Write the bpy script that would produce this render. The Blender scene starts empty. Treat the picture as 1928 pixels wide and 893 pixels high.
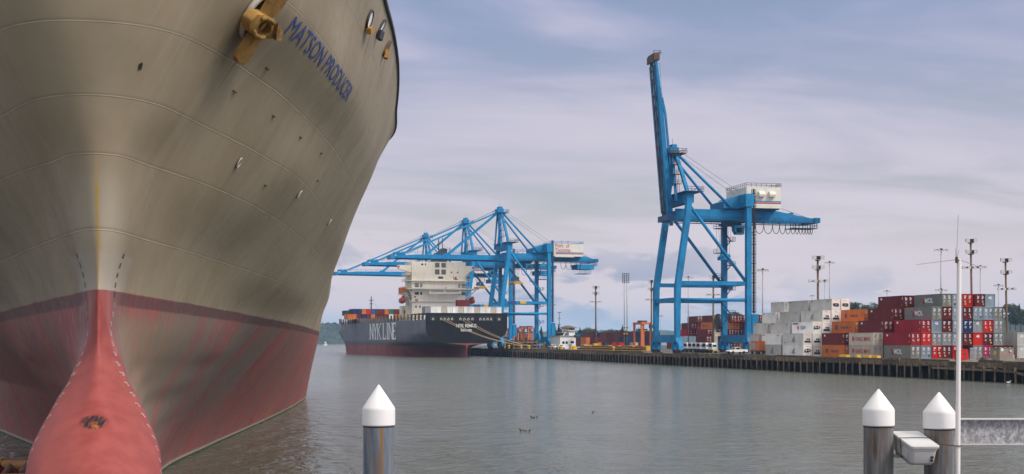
import bpy, bmesh, math, random
import numpy as np
from mathutils import Vector, Matrix
random.seed(7)
R = math.radians
scene = bpy.context.scene
COL = scene.collection
# ------------------------------------------------------------------ camera
CAM_H, FPX, HOR = 7.7, 2600.0, 640.5            # eye height (m), focal length in photo pixels, horizon row
cd = bpy.data.cameras.new('camera'); cam = bpy.data.objects.new('camera', cd); COL.objects.link(cam)
cam.location = (0, 0, CAM_H); cam.rotation_euler = (R(90), 0, 0)
cd.sensor_width = 36; cd.lens = 36*FPX/1928; cd.shift_y = (HOR-446.5)/1928
cd.clip_start = .5; cd.clip_end = 60000
scene.camera = cam
# ------------------------------------------------------------------ node helper
class NT:
    def __init__(s, tree): s.t = tree; s.n = tree.nodes; s.l = tree.links
    def set(s, sock, v):
        if isinstance(v, bpy.types.NodeSocket): s.l.new(v, sock)
        elif v is not None:
            if hasattr(sock.default_value, '__len__') and not hasattr(v, '__len__'): v = (v, v, v)
            if hasattr(sock.default_value, '__len__') and len(sock.default_value) == 4 and len(v) == 3: v = (*v, 1)
            sock.default_value = v
    def m(s, op, a, b=None, c=None, clamp=False):
        n = s.n.new('ShaderNodeMath'); n.operation = op; n.use_clamp = clamp
        s.set(n.inputs[0], a)
        if b is not None: s.set(n.inputs[1], b)
        if c is not None: s.set(n.inputs[2], c)
        return n.outputs[0]
    def vm(s, op, a, b=None):
        n = s.n.new('ShaderNodeVectorMath'); n.operation = op; s.set(n.inputs[0], a)
        if b is not None: s.set(n.inputs[1], b)
        return n.outputs[0]
    def mix(s, f, a, b, blend='MIX'):
        n = s.n.new('ShaderNodeMix'); n.data_type = 'RGBA'; n.blend_type = blend; n.clamp_factor = True
        s.set(n.inputs[0], f); s.set(n.inputs[6], a); s.set(n.inputs[7], b); return n.outputs[2]
    def noise(s, vec, scale=1, detail=3, rough=.55, dist=0, norm=True):
        n = s.n.new('ShaderNodeTexNoise'); s.set(n.inputs['Vector'], vec)
        n.inputs['Scale'].default_value = scale; n.inputs['Detail'].default_value = detail
        n.inputs['Roughness'].default_value = rough; n.inputs['Distortion'].default_value = dist
        return n.outputs[0]
    def ss(s, x, a, b, lo=0, hi=1):
        n = s.n.new('ShaderNodeMapRange'); n.interpolation_type = 'SMOOTHSTEP'; s.set(n.inputs[0], x)
        n.inputs[1].default_value = a; n.inputs[2].default_value = b; n.inputs[3].default_value = lo; n.inputs[4].default_value = hi
        return n.outputs[0]
    def lin(s, x, a, b, lo=0, hi=1):
        n = s.n.new('ShaderNodeMapRange'); s.set(n.inputs[0], x)
        n.inputs[1].default_value = a; n.inputs[2].default_value = b; n.inputs[3].default_value = lo; n.inputs[4].default_value = hi
        return n.outputs[0]
    def xyz(s, v):
        n = s.n.new('ShaderNodeSeparateXYZ'); s.set(n.inputs[0], v); return n.outputs
    def comb(s, x, y, z):
        n = s.n.new('ShaderNodeCombineXYZ'); s.set(n.inputs[0], x); s.set(n.inputs[1], y); s.set(n.inputs[2], z); return n.outputs[0]
    def scale(s, v, sc): return s.vm('MULTIPLY', v, sc)
    def bump(s, h, strength=.3, dist=.05):
        n = s.n.new('ShaderNodeBump'); n.inputs['Strength'].default_value = strength; n.inputs['Distance'].default_value = dist
        s.set(n.inputs['Height'], h); return n.outputs[0]
# ------------------------------------------------------------------ sun and sky
SUN_EL, SUN_AZ = 43.0, 122.0      # azimuth clockwise from the viewing direction (+Y): behind the camera, to the right
az = R(SUN_AZ); el = R(SUN_EL)
sd = Vector((math.sin(az)*math.cos(el), math.cos(az)*math.cos(el), math.sin(el)))
sl = bpy.data.lights.new('sun', 'SUN'); sl.energy = 2.2; sl.angle = R(18); sl.color = (1, .92, .82)
so = bpy.data.objects.new('sun', sl); COL.objects.link(so); so.rotation_euler = sd.to_track_quat('Z', 'Y').to_euler()
world = bpy.data.worlds.new('World'); scene.world = world; world.use_nodes = True
w = NT(world.node_tree); w.n.clear()
wo = w.n.new('ShaderNodeOutputWorld')
sky = w.n.new('ShaderNodeTexSky'); sky.sky_type = 'NISHITA'; sky.sun_disc = False
sky.sun_elevation = el; sky.sun_rotation = az; sky.air_density = 1.2; sky.dust_density = 2.0
b1 = w.n.new('ShaderNodeBackground'); w.l.new(sky.outputs[0], b1.inputs[0]); b1.inputs[1].default_value = .1
tc = w.n.new('ShaderNodeTexCoord'); d = tc.outputs['Generated']; dx, dy, dz = w.xyz(d)
dzc = w.m('MAXIMUM', dz, 0.0)
inv = w.m('DIVIDE', 1.0, w.m('ADD', dzc, .06))
ang = R(24)                                         # streaks of high cloud run across the view, dipping to the left
rx = w.m('ADD', w.m('MULTIPLY', dx, math.cos(ang)), w.m('MULTIPLY', dy, math.sin(ang)))
ry = w.m('SUBTRACT', w.m('MULTIPLY', dy, math.cos(ang)), w.m('MULTIPLY', dx, math.sin(ang)))
cv = w.comb(w.m('MULTIPLY', w.m('MULTIPLY', rx, inv), .8), w.m('MULTIPLY', w.m('MULTIPLY', ry, inv), 1.25), 1.7)
n1 = w.noise(cv, .75, 5, .5, .6)
n2 = w.noise(w.vm('ADD', cv, (5, 3, 1)), 2.2, 5, .55, .8)
high = w.m('ADD', w.m('MULTIPLY', n1, .85), w.m('MULTIPLY', n2, .15))
cover = w.ss(high, .34, .56)
elev = w.m('ARCSINE', dzc)
azi = w.m('ARCTAN2', dx, dy)
veil = w.mix(w.ss(elev, .03, .26), (.715, .64, .68), (.30, .36, .575))
veil = w.mix(w.m('MULTIPLY', w.ss(high, .40, .68), .6), veil, (.73, .675, .755))
# low bank of cumulus just above the horizon
lowv = w.comb(w.m('MULTIPLY', azi, 15), w.m('MULTIPLY', elev, 48), 3.3)
ln = w.noise(lowv, 1.0, 6, .56, .25)
lbase = w.noise(w.comb(w.m('MULTIPLY', azi, 5), w.m('MULTIPLY', elev, 14), 9.1), 1.0, 3, .5)
lowband = w.m('MULTIPLY', w.ss(elev, .100, .035), w.ss(lbase, .36, .56))
lmask = w.m('MULTIPLY', lowband, w.ss(ln, .47, .60))
lcol = w.mix(w.ss(ln, .47, .53), (.74, .68, .735), w.mix(w.ss(elev, .012, .05), (.42, .51, .65), (.40, .43, .55)))
hz = w.mix(w.ss(elev, .03, .0), veil, (.47, .57, .70))
ccol = w.mix(lmask, hz, lcol)
ccol = w.mix(w.ss(elev, .26, .6), ccol, (.67, .65, .635))
# the cloud deck is brighter overhead and round the sun, behind the camera
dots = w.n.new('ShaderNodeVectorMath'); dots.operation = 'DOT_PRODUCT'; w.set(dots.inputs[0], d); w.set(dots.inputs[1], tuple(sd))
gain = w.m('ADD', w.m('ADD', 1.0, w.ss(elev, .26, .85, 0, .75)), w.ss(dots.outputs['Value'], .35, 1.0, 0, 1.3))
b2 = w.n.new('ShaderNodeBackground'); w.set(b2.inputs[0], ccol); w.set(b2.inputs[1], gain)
mx = w.n.new('ShaderNodeMixShader')
fac = w.m('MAXIMUM', w.m('ADD', w.m('MULTIPLY', cover, .40), .56), w.ss(elev, .15, .05))
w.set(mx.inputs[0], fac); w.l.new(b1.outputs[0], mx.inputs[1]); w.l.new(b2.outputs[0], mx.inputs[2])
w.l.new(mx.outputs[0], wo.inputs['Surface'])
vs = scene.view_settings; vs.view_transform = 'Standard'; vs.look = 'None'; vs.gamma = 1; vs.use_curve_mapping = False; vs.exposure = 0
scene.render.engine = 'CYCLES'
scene.cycles.max_bounces = 6; scene.cycles.diffuse_bounces = 3; scene.cycles.glossy_bounces = 3; scene.cycles.transparent_max_bounces = 6
scene.cycles.volume_bounces = 1
scene.cycles.use_denoising = True
# ------------------------------------------------------------------ frames and placing
class Frame:
    """a straight run of quay: u runs away along the edge, v runs inland"""
    def __init__(s, o, slope):
        s.o = o; s.a = math.atan(-slope); s.q = (-math.sin(s.a), math.cos(s.a)); s.p = (math.cos(s.a), math.sin(s.a))
    def P(s, u, v, z=0): return Vector((s.o[0]+u*s.q[0]+v*s.p[0], s.o[1]+u*s.q[1]+v*s.p[1], z))
    def uv(s, X, Y): e = (X-s.o[0], Y-s.o[1]); return e[0]*s.q[0]+e[1]*s.q[1], e[0]*s.p[0]+e[1]*s.p[1]
    def atv(s, px, v):
        k = (px-964)/FPX; Y = (v+s.o[0]*s.p[0]+s.o[1]*s.p[1])/(k*s.p[0]+s.p[1]); return s.uv(k*Y, Y)[0]
    def zat(s, py, u, v): return CAM_H+(HOR-py)*s.P(u, v).y/FPX
A = Frame((90.5, 244), -.2323)                       # near run of the quay
B2 = Frame(tuple(A.P(A.atv(1020, 0), 0)[:2]), -.303)  # far run, bent a few degrees to the left
UB = A.atv(1020, 0)
DECK = 3.6
# ------------------------------------------------------------------ mesh helper
class MB:
    def __init__(s): s.v = []; s.f = []
    def add(s, vs, fs):
        o = len(s.v); s.v += [tuple(x) for x in vs]; s.f += [tuple(i+o for i in f) for f in fs]; return s
    def box(s, x0, x1, y0, y1, z0, z1):
        return s.add([(x0,y0,z0),(x1,y0,z0),(x1,y1,z0),(x0,y1,z0),(x0,y0,z1),(x1,y0,z1),(x1,y1,z1),(x0,y1,z1)],
                     [(0,3,2,1),(4,5,6,7),(0,1,5,4),(1,2,6,5),(2,3,7,6),(3,0,4,7)])
    def cbox(s, c, sz): return s.box(c[0]-sz[0]/2, c[0]+sz[0]/2, c[1]-sz[1]/2, c[1]+sz[1]/2, c[2]-sz[2]/2, c[2]+sz[2]/2)
    def prism(s, poly, vec):
        n = len(poly); vec = Vector(vec); P = [Vector(p) for p in poly]
        return s.add(P+[p+vec for p in P], [tuple(range(n))[::-1], tuple(range(n, 2*n))]+[(i, (i+1) % n, n+(i+1) % n, n+i) for i in range(n)])
    def sweep(s, pts, wd, ht, side=None, taper=None):
        """square section swept along a polyline with mitred joints; wd lies along 'side'"""
        P = [Vector(p) for p in pts]; rings = []
        for i, p in enumerate(P):
            t = ((P[i]-P[i-1]).normalized() if i else Vector()) + ((P[i+1]-P[i]).normalized() if i < len(P)-1 else Vector()); t.normalize()
            sd_ = Vector(side) if side else (Vector((0,0,1)).cross(t) if abs(t.z) < .95 else Vector((1,0,0)))
            sd_ = (sd_-t*sd_.dot(t)).normalized(); up = t.cross(sd_).normalized()
            k = 1 if not taper else taper[i]
            rings.append([p+sd_*wd/2*a*k+up*ht/2*b*k for a, b in ((-1,-1),(1,-1),(1,1),(-1,1))])
        n = len(P); vs = [x for r in rings for x in r]; fs = [(3,2,1,0), tuple(4*(n-1)+i for i in range(4))]
        for i in range(n-1):
            for j in range(4): fs.append((4*i+j, 4*i+(j+1) % 4, 4*i+4+(j+1) % 4, 4*i+4+j))
        return s.add(vs, fs)
    def tube(s, pts, r, n=8, r1=None, cap=True):
        P = [Vector(p) for p in pts]; vs = []; N = len(P); ref = None
        for i, p in enumerate(P):
            t = ((P[i]-P[i-1]).normalized() if i else Vector()) + ((P[i+1]-P[i]).normalized() if i < N-1 else Vector()); t.normalize()
            if ref is None or abs(ref.dot(t)) > .95: ref = Vector((0,0,1)) if abs(t.z) < .9 else Vector((1,0,0))
            a = (ref-t*ref.dot(t)).normalized(); b = t.cross(a); ref = a
            rr = r if r1 is None else r+(r1-r)*i/(N-1)
            vs += [p+a*rr*math.cos(2*math.pi*k/n)+b*rr*math.sin(2*math.pi*k/n) for k in range(n)]
        fs = [(i*n+k, i*n+(k+1) % n, i*n+n+(k+1) % n, i*n+n+k) for i in range(N-1) for k in range(n)]
        if cap: fs += [tuple(range(n))[::-1], tuple(range((N-1)*n, N*n))]
        return s.add(vs, fs)
    def lathe(s, prof, n=24, c=(0,0)):
        vs = []; N = len(prof)
        for r, z in prof: vs += [(c[0]+r*math.cos(2*math.pi*k/n), c[1]+r*math.sin(2*math.pi*k/n), z) for k in range(n)]
        fs = [(i*n+k, i*n+(k+1) % n, i*n+n+(k+1) % n, i*n+n+k) for i in range(N-1) for k in range(n)]
        fs += [tuple(range(n))[::-1], tuple(range((N-1)*n, N*n))]
        return s.add(vs, fs)
    def rail(s, pts, h=1.1, step=2.0, r=.05):
        P = [Vector(p) for p in pts]
        for a, b in zip(P[:-1], P[1:]):
            for k in (h, h*.5): s.tube([a+Vector((0,0,k)), b+Vector((0,0,k))], r, 4, cap=False)
            n = max(1, int((b-a).length/step))
            for i in range(n+1): q = a.lerp(b, i/n); s.tube([q, q+Vector((0,0,h))], r, 4, cap=False)
        return s
    def wheel(s, c, r, wd, axis='x', n=16):
        ax = {'x': Vector((1,0,0)), 'y': Vector((0,1,0))}[axis]; c = Vector(c)
        return s.tube([c-ax*wd/2, c+ax*wd/2], r, n)
    def build(s, name, m, parent=None, smooth=False, loc=None, rotz=0, shift=None):
        if shift: s.v = [(x+shift[0], y+shift[1], z+shift[2]) for x, y, z in s.v]
        me = bpy.data.meshes.new(name); me.from_pydata(s.v, [], s.f); me.update()
        if smooth:
            me.polygons.foreach_set('use_smooth', [True]*len(me.polygons))
        return link(name, me, m, parent, loc, rotz)
def link(name, me, m=None, parent=None, loc=None, rotz=0):
    o = bpy.data.objects.new(name, me); COL.objects.link(o)
    if m is not None and not me.materials: me.materials.append(None)
    if m is not None: o.material_slots[0].link = 'OBJECT'; o.material_slots[0].material = m
    if parent: o.parent = parent
    if loc is not None: o.location = loc
    if rotz: o.rotation_euler = (0, 0, rotz)
    return o
def smooth_by_angle(o, deg=35):
    bm = bmesh.new(); bm.from_mesh(o.data); bmesh.ops.recalc_face_normals(bm, faces=bm.faces)
    for f in bm.faces: f.smooth = True
    for e in bm.edges:
        if len(e.link_faces) == 2 and e.calc_face_angle(0) > R(deg): e.smooth = False
    bm.to_mesh(o.data); bm.free(); return o
def tag(o, label=None, cat=None, group=None, kind=None):
    if label: o['label'] = label
    if cat: o['category'] = cat
    if group: o['group'] = group
    if kind: o['kind'] = kind
    return o
def thing(name, label, cat, loc=(0,0,0), rotz=0, group=None):
    o = bpy.data.objects.new(name, None); COL.objects.link(o); o.location = loc; o.rotation_euler = (0, 0, rotz)
    return tag(o, label, cat, group)
def copy_tree(o, parent=None):
    c = o.copy(); COL.objects.link(c)
    if parent: c.parent = parent
    for ch in list(o.children): copy_tree(ch, c)
    return c
def dup(o, label, loc, rotz=None, group=None):
    c = copy_tree(o); c.location = loc
    if rotz is not None: c.rotation_euler = (0, 0, rotz)
    tag(c, label, None, group); return c
_txt = {}
def text_mesh(body, size=1.0, sx=1.0, bold=0.0, extrude=0.0, align='CENTER'):
    key = (body, size, sx, bold, extrude, align)
    if key in _txt: return _txt[key]
    c = bpy.data.curves.new('lettering', 'FONT'); c.body = body; c.size = size; c.align_x = align; c.offset = bold; c.extrude = extrude
    c.resolution_u = 3; c.space_character = 1.0
    o = bpy.data.objects.new('lettering', c); COL.objects.link(o)
    bpy.context.view_layer.update()
    me = bpy.data.meshes.new_from_object(o.evaluated_get(bpy.context.evaluated_depsgraph_get()))
    bpy.data.objects.remove(o); me.name = 'lettering'
    for v in me.vertices: v.co.x *= sx
    me.materials.clear(); _txt[key] = me; return me
def lettering(body, m, parent, M, name='lettering', **k):
    me = text_mesh(body, **k).copy(); me.transform(M); return link(name, me, m, parent)
# plane transforms for text: columns are (text x, text y, outward)
def basis(o, ex, ey):
    ex = Vector(ex).normalized(); ey = Vector(ey).normalized(); ez = ex.cross(ey)
    return Matrix(((ex.x, ey.x, ez.x, o[0]), (ex.y, ey.y, ez.y, o[1]), (ex.z, ey.z, ez.z, o[2]), (0,0,0,1)))
# ------------------------------------------------------------------ materials
def mat(name, col, rough=.55, var=.18, scale=.6, streak=0.0, rust=0.0, rustcol=(.16,.06,.02), metal=0, rnd=0.0, bump=0.0, dirt=(.06,.05,.04), spec=.5):
    m = bpy.data.materials.new(name); m.use_nodes = True; t = NT(m.node_tree)
    bs = t.n['Principled BSDF']; bs.inputs['Roughness'].default_value = rough; bs.inputs['Metallic'].default_value = metal
    bs.inputs['Specular IOR Level'].default_value = spec
    tc = t.n.new('ShaderNodeTexCoord'); oi = t.n.new('ShaderNodeObjectInfo')
    off = t.m('MULTIPLY', oi.outputs['Random'], 71.0)
    v = t.vm('ADD', tc.outputs['Object'], t.comb(off, off, off))
    n = t.noise(v, scale, 4, .6)
    c = t.mix(1.0, col, t.lin(n, .25, .75, 1-var, 1+var), 'MULTIPLY')
    if rnd:
        c = t.mix(1.0, c, t.lin(oi.outputs['Random'], 0, 1, 1-rnd, 1+rnd), 'MULTIPLY')
    if streak:
        sn = t.noise(t.scale(v, (1.6, 1.6, .12)), 1.2, 4, .65)
        c = t.mix(t.m('MULTIPLY', t.ss(sn, .48, .75), streak), c, dirt)
    if rust:
        rn = t.noise(t.scale(v, (1, 1, .35)), 1.1, 6, .7)
        c = t.mix(t.ss(rn, .70-rust*.35, .80-rust*.3), c, rustcol)
    t.set(bs.inputs['Base Color'], c)
    if bump: t.set(bs.inputs['Normal'], t.bump(t.noise(v, scale*6, 4, .6), bump, .03))
    return m
M = {}
M['crane_blue'] = mat('crane_blue', (.008,.235,.485), .55, .22, .25, spec=.22, streak=.35, rust=.03, dirt=(.03,.14,.3))
M['crane_dark'] = mat('crane_dark', (.012,.085,.20), .6, .25, .4, rust=.2)
M['crane_old'] = mat('crane_old', (.008,.21,.44), .6, .30, .25, spec=.22, streak=.45, rust=.14, rustcol=(.30,.25,.20))
M['rust_steel'] = mat('rust_steel', (.10,.055,.035), .8, .4, .8, rust=.3)
M['steel_dark'] = mat('steel_dark', (.03,.03,.035), .6, .3, 1)
M['cable'] = mat('cable', (.04,.04,.045), .7, .1, 1)
M['house_cream'] = mat('house_cream', (.72,.69,.60), .6, .1, .3, streak=.22, rust=.08, rustcol=(.35,.22,.12), dirt=(.4,.34,.26))
M['ship_white'] = mat('ship_white', (.80,.73,.60), .55, .1, .15, streak=.42, rust=.1, rustcol=(.42,.28,.14), dirt=(.52,.40,.24))
M['ship_grey'] = mat('ship_grey', (.11,.12,.14), .55, .12, .1)
M['glass'] = mat('window_glass', (.012,.016,.02), .12, .1, 1)
M['white'] = mat('white_paint', (.76,.75,.72), .5, .1, .5, streak=.15, dirt=(.4,.36,.3))
M['lifeboat'] = mat('lifeboat_orange', (.45,.06,.025), .45, .15, .5)
M['yellow'] = mat('yellow_paint', (.72,.42,.03), .55, .2, .8, streak=.2)
M['orange'] = mat('orange_paint', (.62,.15,.03), .5, .2, .6, streak=.2)
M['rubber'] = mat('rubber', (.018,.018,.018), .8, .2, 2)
M['wood'] = mat('weathered_timber', (.155,.116,.078), .9, .55, .9, spec=.15, streak=.6, dirt=(.04,.034,.026), bump=.4, rnd=.4)
M['wood_pole'] = mat('pole_timber', (.19,.12,.075), .9, .35, 1.0, streak=.4, dirt=(.07,.05,.035))
M['galv'] = mat('galvanised_steel', (.36,.37,.38), .5, .15, 1, metal=.3)
M['lamp'] = mat('lamp_glass', (.62,.60,.56), .25, .1, 1)
M['logo_white'] = mat('logo_white', (.85,.85,.83), .5, .15, 2)
M['logo_red'] = mat('logo_red', (.5,.03,.03), .5, .2, 2)
M['logo_blue'] = mat('logo_blue', (.025,.05,.2), .5, .2, 2)
M['logo_grey'] = mat('logo_grey', (.16,.20,.28), .5, .2, 2)
M['sign_red'] = mat('sign_red', (.45,.06,.03), .5, .1, 2)
M['band_blue'] = mat('band_blue', (.06,.25,.5), .5, .1, 2)
M['vent_dark'] = mat('vent_dark', (.02,.02,.025), .6, .2, 2)
M['label_yellow'] = mat('label_yellow', (.75,.38,.03), .5, .2, 2)
M['concrete_hut'] = mat('concrete_hut', (.27,.25,.21), .9, .25, .7, streak=.5, dirt=(.09,.08,.065))
M['pink_stripe'] = mat('pink_stripe', (.6,.10,.09), .7, .15, 2)
M['roof_brown'] = mat('roof_brown', (.16,.085,.055), .8, .3, 1)
M['tarp'] = mat('black_tarp', (.012,.012,.014), .45, .3, 1.5, bump=.6)
M['rope'] = mat('mooring_rope', (.42,.31,.17), .9, .2, 2)
M['bark'] = mat('tree_bark', (.06,.045,.03), .9, .3, 2)
M['feather_dark'] = mat('dark_plumage', (.012,.011,.01), .7, .2, 8)
M['feather_white'] = mat('white_plumage', (.75,.75,.73), .7, .1, 8)
def leafmat(name, c1, c2):
    m = bpy.data.materials.new(name); m.use_nodes = True; t = NT(m.node_tree); bs = t.n['Principled BSDF']
    g = t.n.new('ShaderNodeNewGeometry'); tc = t.n.new('ShaderNodeTexCoord')
    f = t.m('ADD', t.m('MULTIPLY', g.outputs['Random Per Island'], .6), t.m('MULTIPLY', t.noise(tc.outputs['Object'], .35, 2), .5))
    t.set(bs.inputs['Base Color'], t.mix(f, c1, c2)); bs.inputs['Roughness'].default_value = .7
    bs.inputs['Specular IOR Level'].default_value = .2
    return m
M['conifer'] = leafmat('conifer_needles', (.012,.026,.014), (.035,.06,.025))
M['broadleaf'] = leafmat('broadleaf_foliage', (.025,.045,.016), (.075,.10,.03))
M['yellowleaf'] = leafmat('pale_green_foliage', (.08,.10,.02), (.18,.18,.04))
CC = dict(maroon=(.15,.024,.024), brown=(.17,.045,.030), crimson=(.33,.024,.035), red=(.55,.028,.02), orange=(.66,.19,.035), grey=(.25,.265,.27),
          bluegrey=(.25,.31,.37), navy=(.022,.04,.12), blue=(.03,.11,.30), white=(.78,.76,.72), dull=(.52,.505,.47), olive=(.20,.205,.185), green=(.05,.17,.09), teal=(.14,.38,.30),
          rustwhite=(.55,.50,.41), rose=(.42,.03,.09), dark=(.05,.055,.06))
MC = {k: mat('container_'+k, c, .6, .18, .25, spec=.15, streak=.35, rust=(.22 if k == 'rustwhite' else .05), rnd=.14, dirt=tuple(x*.45 for x in c)) for k, c in CC.items()}
# ================================================================== water, hills, ground
def water_mat():
    m = bpy.data.materials.new('harbour_water'); m.use_nodes = True; t = NT(m.node_tree); bs = t.n['Principled BSDF']
    tc = t.n.new('ShaderNodeTexCoord'); v = tc.outputs['Object']
    big = t.noise(t.scale(v, (.02, .008, 1)), 1.0, 3, .5)
    t.set(bs.inputs['Base Color'], t.mix(big, (.088,.096,.070), (.115,.124,.094)))
    bs.inputs['IOR'].default_value = 1.33; bs.inputs['Roughness'].default_value = .14
    a = t.noise(t.scale(v, (.62, .42, 1)), 1.0, 4, .62, .5)
    b = t.noise(t.vm('ADD', t.scale(v, (.13, .16, 1)), (7, 2, 0)), 1.0, 3, .55)
    c = t.noise(t.scale(v, (2.2, 2.6, 1)), 1.0, 2, .5)
    gust = t.lin(t.noise(t.scale(v, (.06, .02, 1)), 1.0, 4, .65), .3, .7, .35, 1.5)
    h = t.m('ADD', t.m('MULTIPLY', t.m('ADD', t.m('MULTIPLY', a, .85), t.m('MULTIPLY', c, .14)), gust), t.m('MULTIPLY', b, .7))
    t.set(bs.inputs['Normal'], t.bump(h, 1.0, 1.0))
    return m
mb = MB(); mb.add([(-8000,-300,0),(8000,-300,0),(8000,8000,0),(-8000,8000,0)], [(0,1,2,3)])
water = tag(mb.build('water', water_mat()), kind='structure')
def ridge(name, pts, depth, m, seed, tree_h=9, step=6):
    """a wooded ridge: pts are (X, Y, crest height) along the crest"""
    rnd = random.Random(seed); P = [Vector(p) for p in pts]; cols = []
    for a, b in zip(P[:-1], P[1:]):
        n = max(2, int((b-a).length/step)); cols += [a.lerp(b, i/n) for i in range(n)]
    cols.append(P[-1]); rows = 22; vs = []; fs = []
    for i, c in enumerate(cols):
        away = Vector((c.x, c.y, 0)).normalized()
        for j in range(rows):
            f = j/(rows-1); zz = c.z*math.sin(f*math.pi/2)**.8
            zz += (rnd.random()**1.5)*tree_h*(.35+.65*f) if j else 0
            p = Vector((c.x, c.y, 0))+away*(depth*(f-.0))+Vector((rnd.uniform(-2,2), 0, 0))
            vs.append((p.x, p.y, max(zz, 0)))
        p = Vector((c.x, c.y, 0))+away*depth*2.2; vs.append((p.x, p.y, -2))
    r = rows+1
    for i in range(len(cols)-1):
        for j in range(r-1): fs.append((i*r+j, (i+1)*r+j, (i+1)*r+j+1, i*r+j+1))
    b = MB(); b.add(vs, fs); o = b.build(name, m); return tag(o, kind='structure')
def hillmat(name, c1, c2, s=.03):
    m = bpy.data.materials.new(name); m.use_nodes = True; t = NT(m.node_tree); bs = t.n['Principled BSDF']
    tc = t.n.new('ShaderNodeTexCoord'); n = t.noise(tc.outputs['Object'], s, 6, .7)
    t.set(bs.inputs['Base Color'], t.mix(t.ss(n, .35, .65), c1, c2)); bs.inputs['Roughness'].default_value = .9
    return m
HM = hillmat('hill_forest', (.014,.030,.026), (.036,.060,.044))  # forest colour leans blue-green, carrying some of the distance haze
ridge('hills', [(-2600,2350,60),(-1500,2450,62),(-900,2480,52),(-345,2520,36),(-305,2560,34.5),(-250,2650,32),(-150,2800,24),(0,3000,12)], 260, HM, 1)
ridge('hills', [(-300,4300,20),(0,4300,30),(250,4300,36),(420,4300,33),(700,4200,38),(1000,4100,36),(1500,4000,45),(2300,3900,60)], 600, HM, 2, 10, 14)
ridge('hills', [(250,1150,0),(300,1120,14),(345,1105,20),(400,1100,26),(480,1100,25),(560,1100,30),(800,1050,40),(1100,1000,40)], 200, HM, 3, 4, 8)
# ------------------------------------------------------------------ quay and yard
def ground_mat(name, c, s=.12):
    m = bpy.data.materials.new(name); m.use_nodes = True; t = NT(m.node_tree); bs = t.n['Principled BSDF']
    tc = t.n.new('ShaderNodeTexCoord'); n = t.noise(tc.outputs['Object'], s, 6, .65)
    t.set(bs.inputs['Base Color'], t.mix(n, tuple(x*.6 for x in c), tuple(x*1.4 for x in c))); bs.inputs['Roughness'].default_value = .9
    return m
MGND = ground_mat('yard_asphalt', (.075,.072,.068))
M['quay'] = mat('quay_concrete', (.20,.165,.125), .95, .5, .6, streak=.9, dirt=(.035,.03,.024), bump=.5)
UE = 470.0
def edge(v, z): return [A.P(-110, v, z), A.P(UB, v, z), B2.P(UE, v, z)]
def slab(name, v0, v1, z0, z1, m, kind='structure'):
    b = MB()
    a = edge(v0, 0); c = edge(v1, 0)
    for i in range(2):
        q = [a[i], a[i+1], c[i+1], c[i]]
        b.add([(p.x, p.y, z) for z in (z0, z1) for p in q], [(4,5,6,7),(3,2,1,0),(0,1,5,4),(2,3,7,6)]+([(3,0,4,7)] if i == 0 else [(1,2,6,5)]))
    return tag(b.build(name, m), kind=kind)
slab('quay_deck', .25, 14, 2.75, DECK, M['quay'])
slab('quay_wall', 6.5, 14, -3, 2.74, M['rubber'])  # near-black back sheet: the shade under the deck is put into its colour
gp = edge(13.5, 0)
b = MB(); g = [gp[0], gp[1], gp[2], B2.P(UE, 600), Vector((700, 2100, 0)), Vector((6000, 4000, 0)), Vector((6000, 100, 0))]
b.add([(p.x, p.y, DECK+.004) for p in g], [tuple(range(7))]); tag(b.build('yard_ground', MGND), kind='structure')
# edge beam (dark, weathered timbers and concrete), with gaps
rnd = random.Random(5)
def along(i):
    """distance along the whole quay edge -> frame and local u"""
    return (A, i) if i < UB else (B2, i-UB)
u = -60.0; k = 0
while u < UB+UE-10:
    L = rnd.uniform(7, 13)
    F, uu = along(u)
    last = F is A and uu+L > UB-4
    if last: L = UB-uu
    p = F.P(uu, 0); e = F.q
    m_ = MB().box(-.12+rnd.uniform(-.05,.05), .24, .02, L-.05, 2.45+rnd.uniform(-.1,.15), 3.55)
    o = m_.build('edge_beam', M['wood'], None, loc=(p.x, p.y, 0), rotz=F.a); tag(o, 'dark weathered fascia timber bolted along the quay edge above the piles', 'timber', 'fascia timbers of the quay edge')
    if rnd.random() < .88:
        z1 = 3.9+rnd.uniform(-.06,.1)
        o = MB().box(.1, .5, .3, L-.25, 3.602, z1).build('bull_rail', M['wood'], None, loc=(p.x, p.y, 0), rotz=F.a)
        tag(o, 'low weathered timber kerb lying on the quay edge above the water', 'timber', 'kerb timbers of the quay edge')
    u = UB+.001 if last else u+L
# front piles, one object each, with a concrete-headed batter pile behind every second one
pm = MB(); pm.tube([(0,0,-2.4),(0,0,3.0)], .19, 8); 
pm.box(-.02, .5, -.22, .22, 2.35, 2.74)
proto_pile = None
u = -50.0; i = 0
while u < UB+UE-12:
    F, uu = along(u); p = F.P(uu, -.32+rnd.uniform(-.06,.06))
    if proto_pile is None:
        proto_pile = o = pm.build('timber_pile', M['wood'], None, True, loc=(p.x, p.y, 0))
    else:
        o = proto_pile.copy(); COL.objects.link(o); o.location = (p.x, p.y, 0)
    o.rotation_euler = (rnd.uniform(-.025,.025), rnd.uniform(-.025,.02), F.a); s_ = rnd.uniform(.85, 1.25); o.scale = (s_, s_, rnd.uniform(.94, 1.0))
    tag(o, 'weathered timber pile in the row under the quay edge', 'pile', 'front piles under the quay edge')
    u += rnd.uniform(3.0, 3.7); i += 1
pb = MB(); pb.tube([(0,0,-2.4),(0,0,2.7)], .22, 8)
pb0 = None; u = -48.0
while u < UB:
    F, uu = along(u); p = F.P(uu, 2.9)
    if pb0 is None: pb0 = o = pb.build('bearing_pile', M['quay'], None, True)
    else: o = pb0.copy(); COL.objects.link(o)
    o.location = (p.x, p.y, 0); tag(o, 'shadowed round bearing pile standing behind the front row under the quay', 'pile', 'rear piles under the quay')
    u += 4.4
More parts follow.
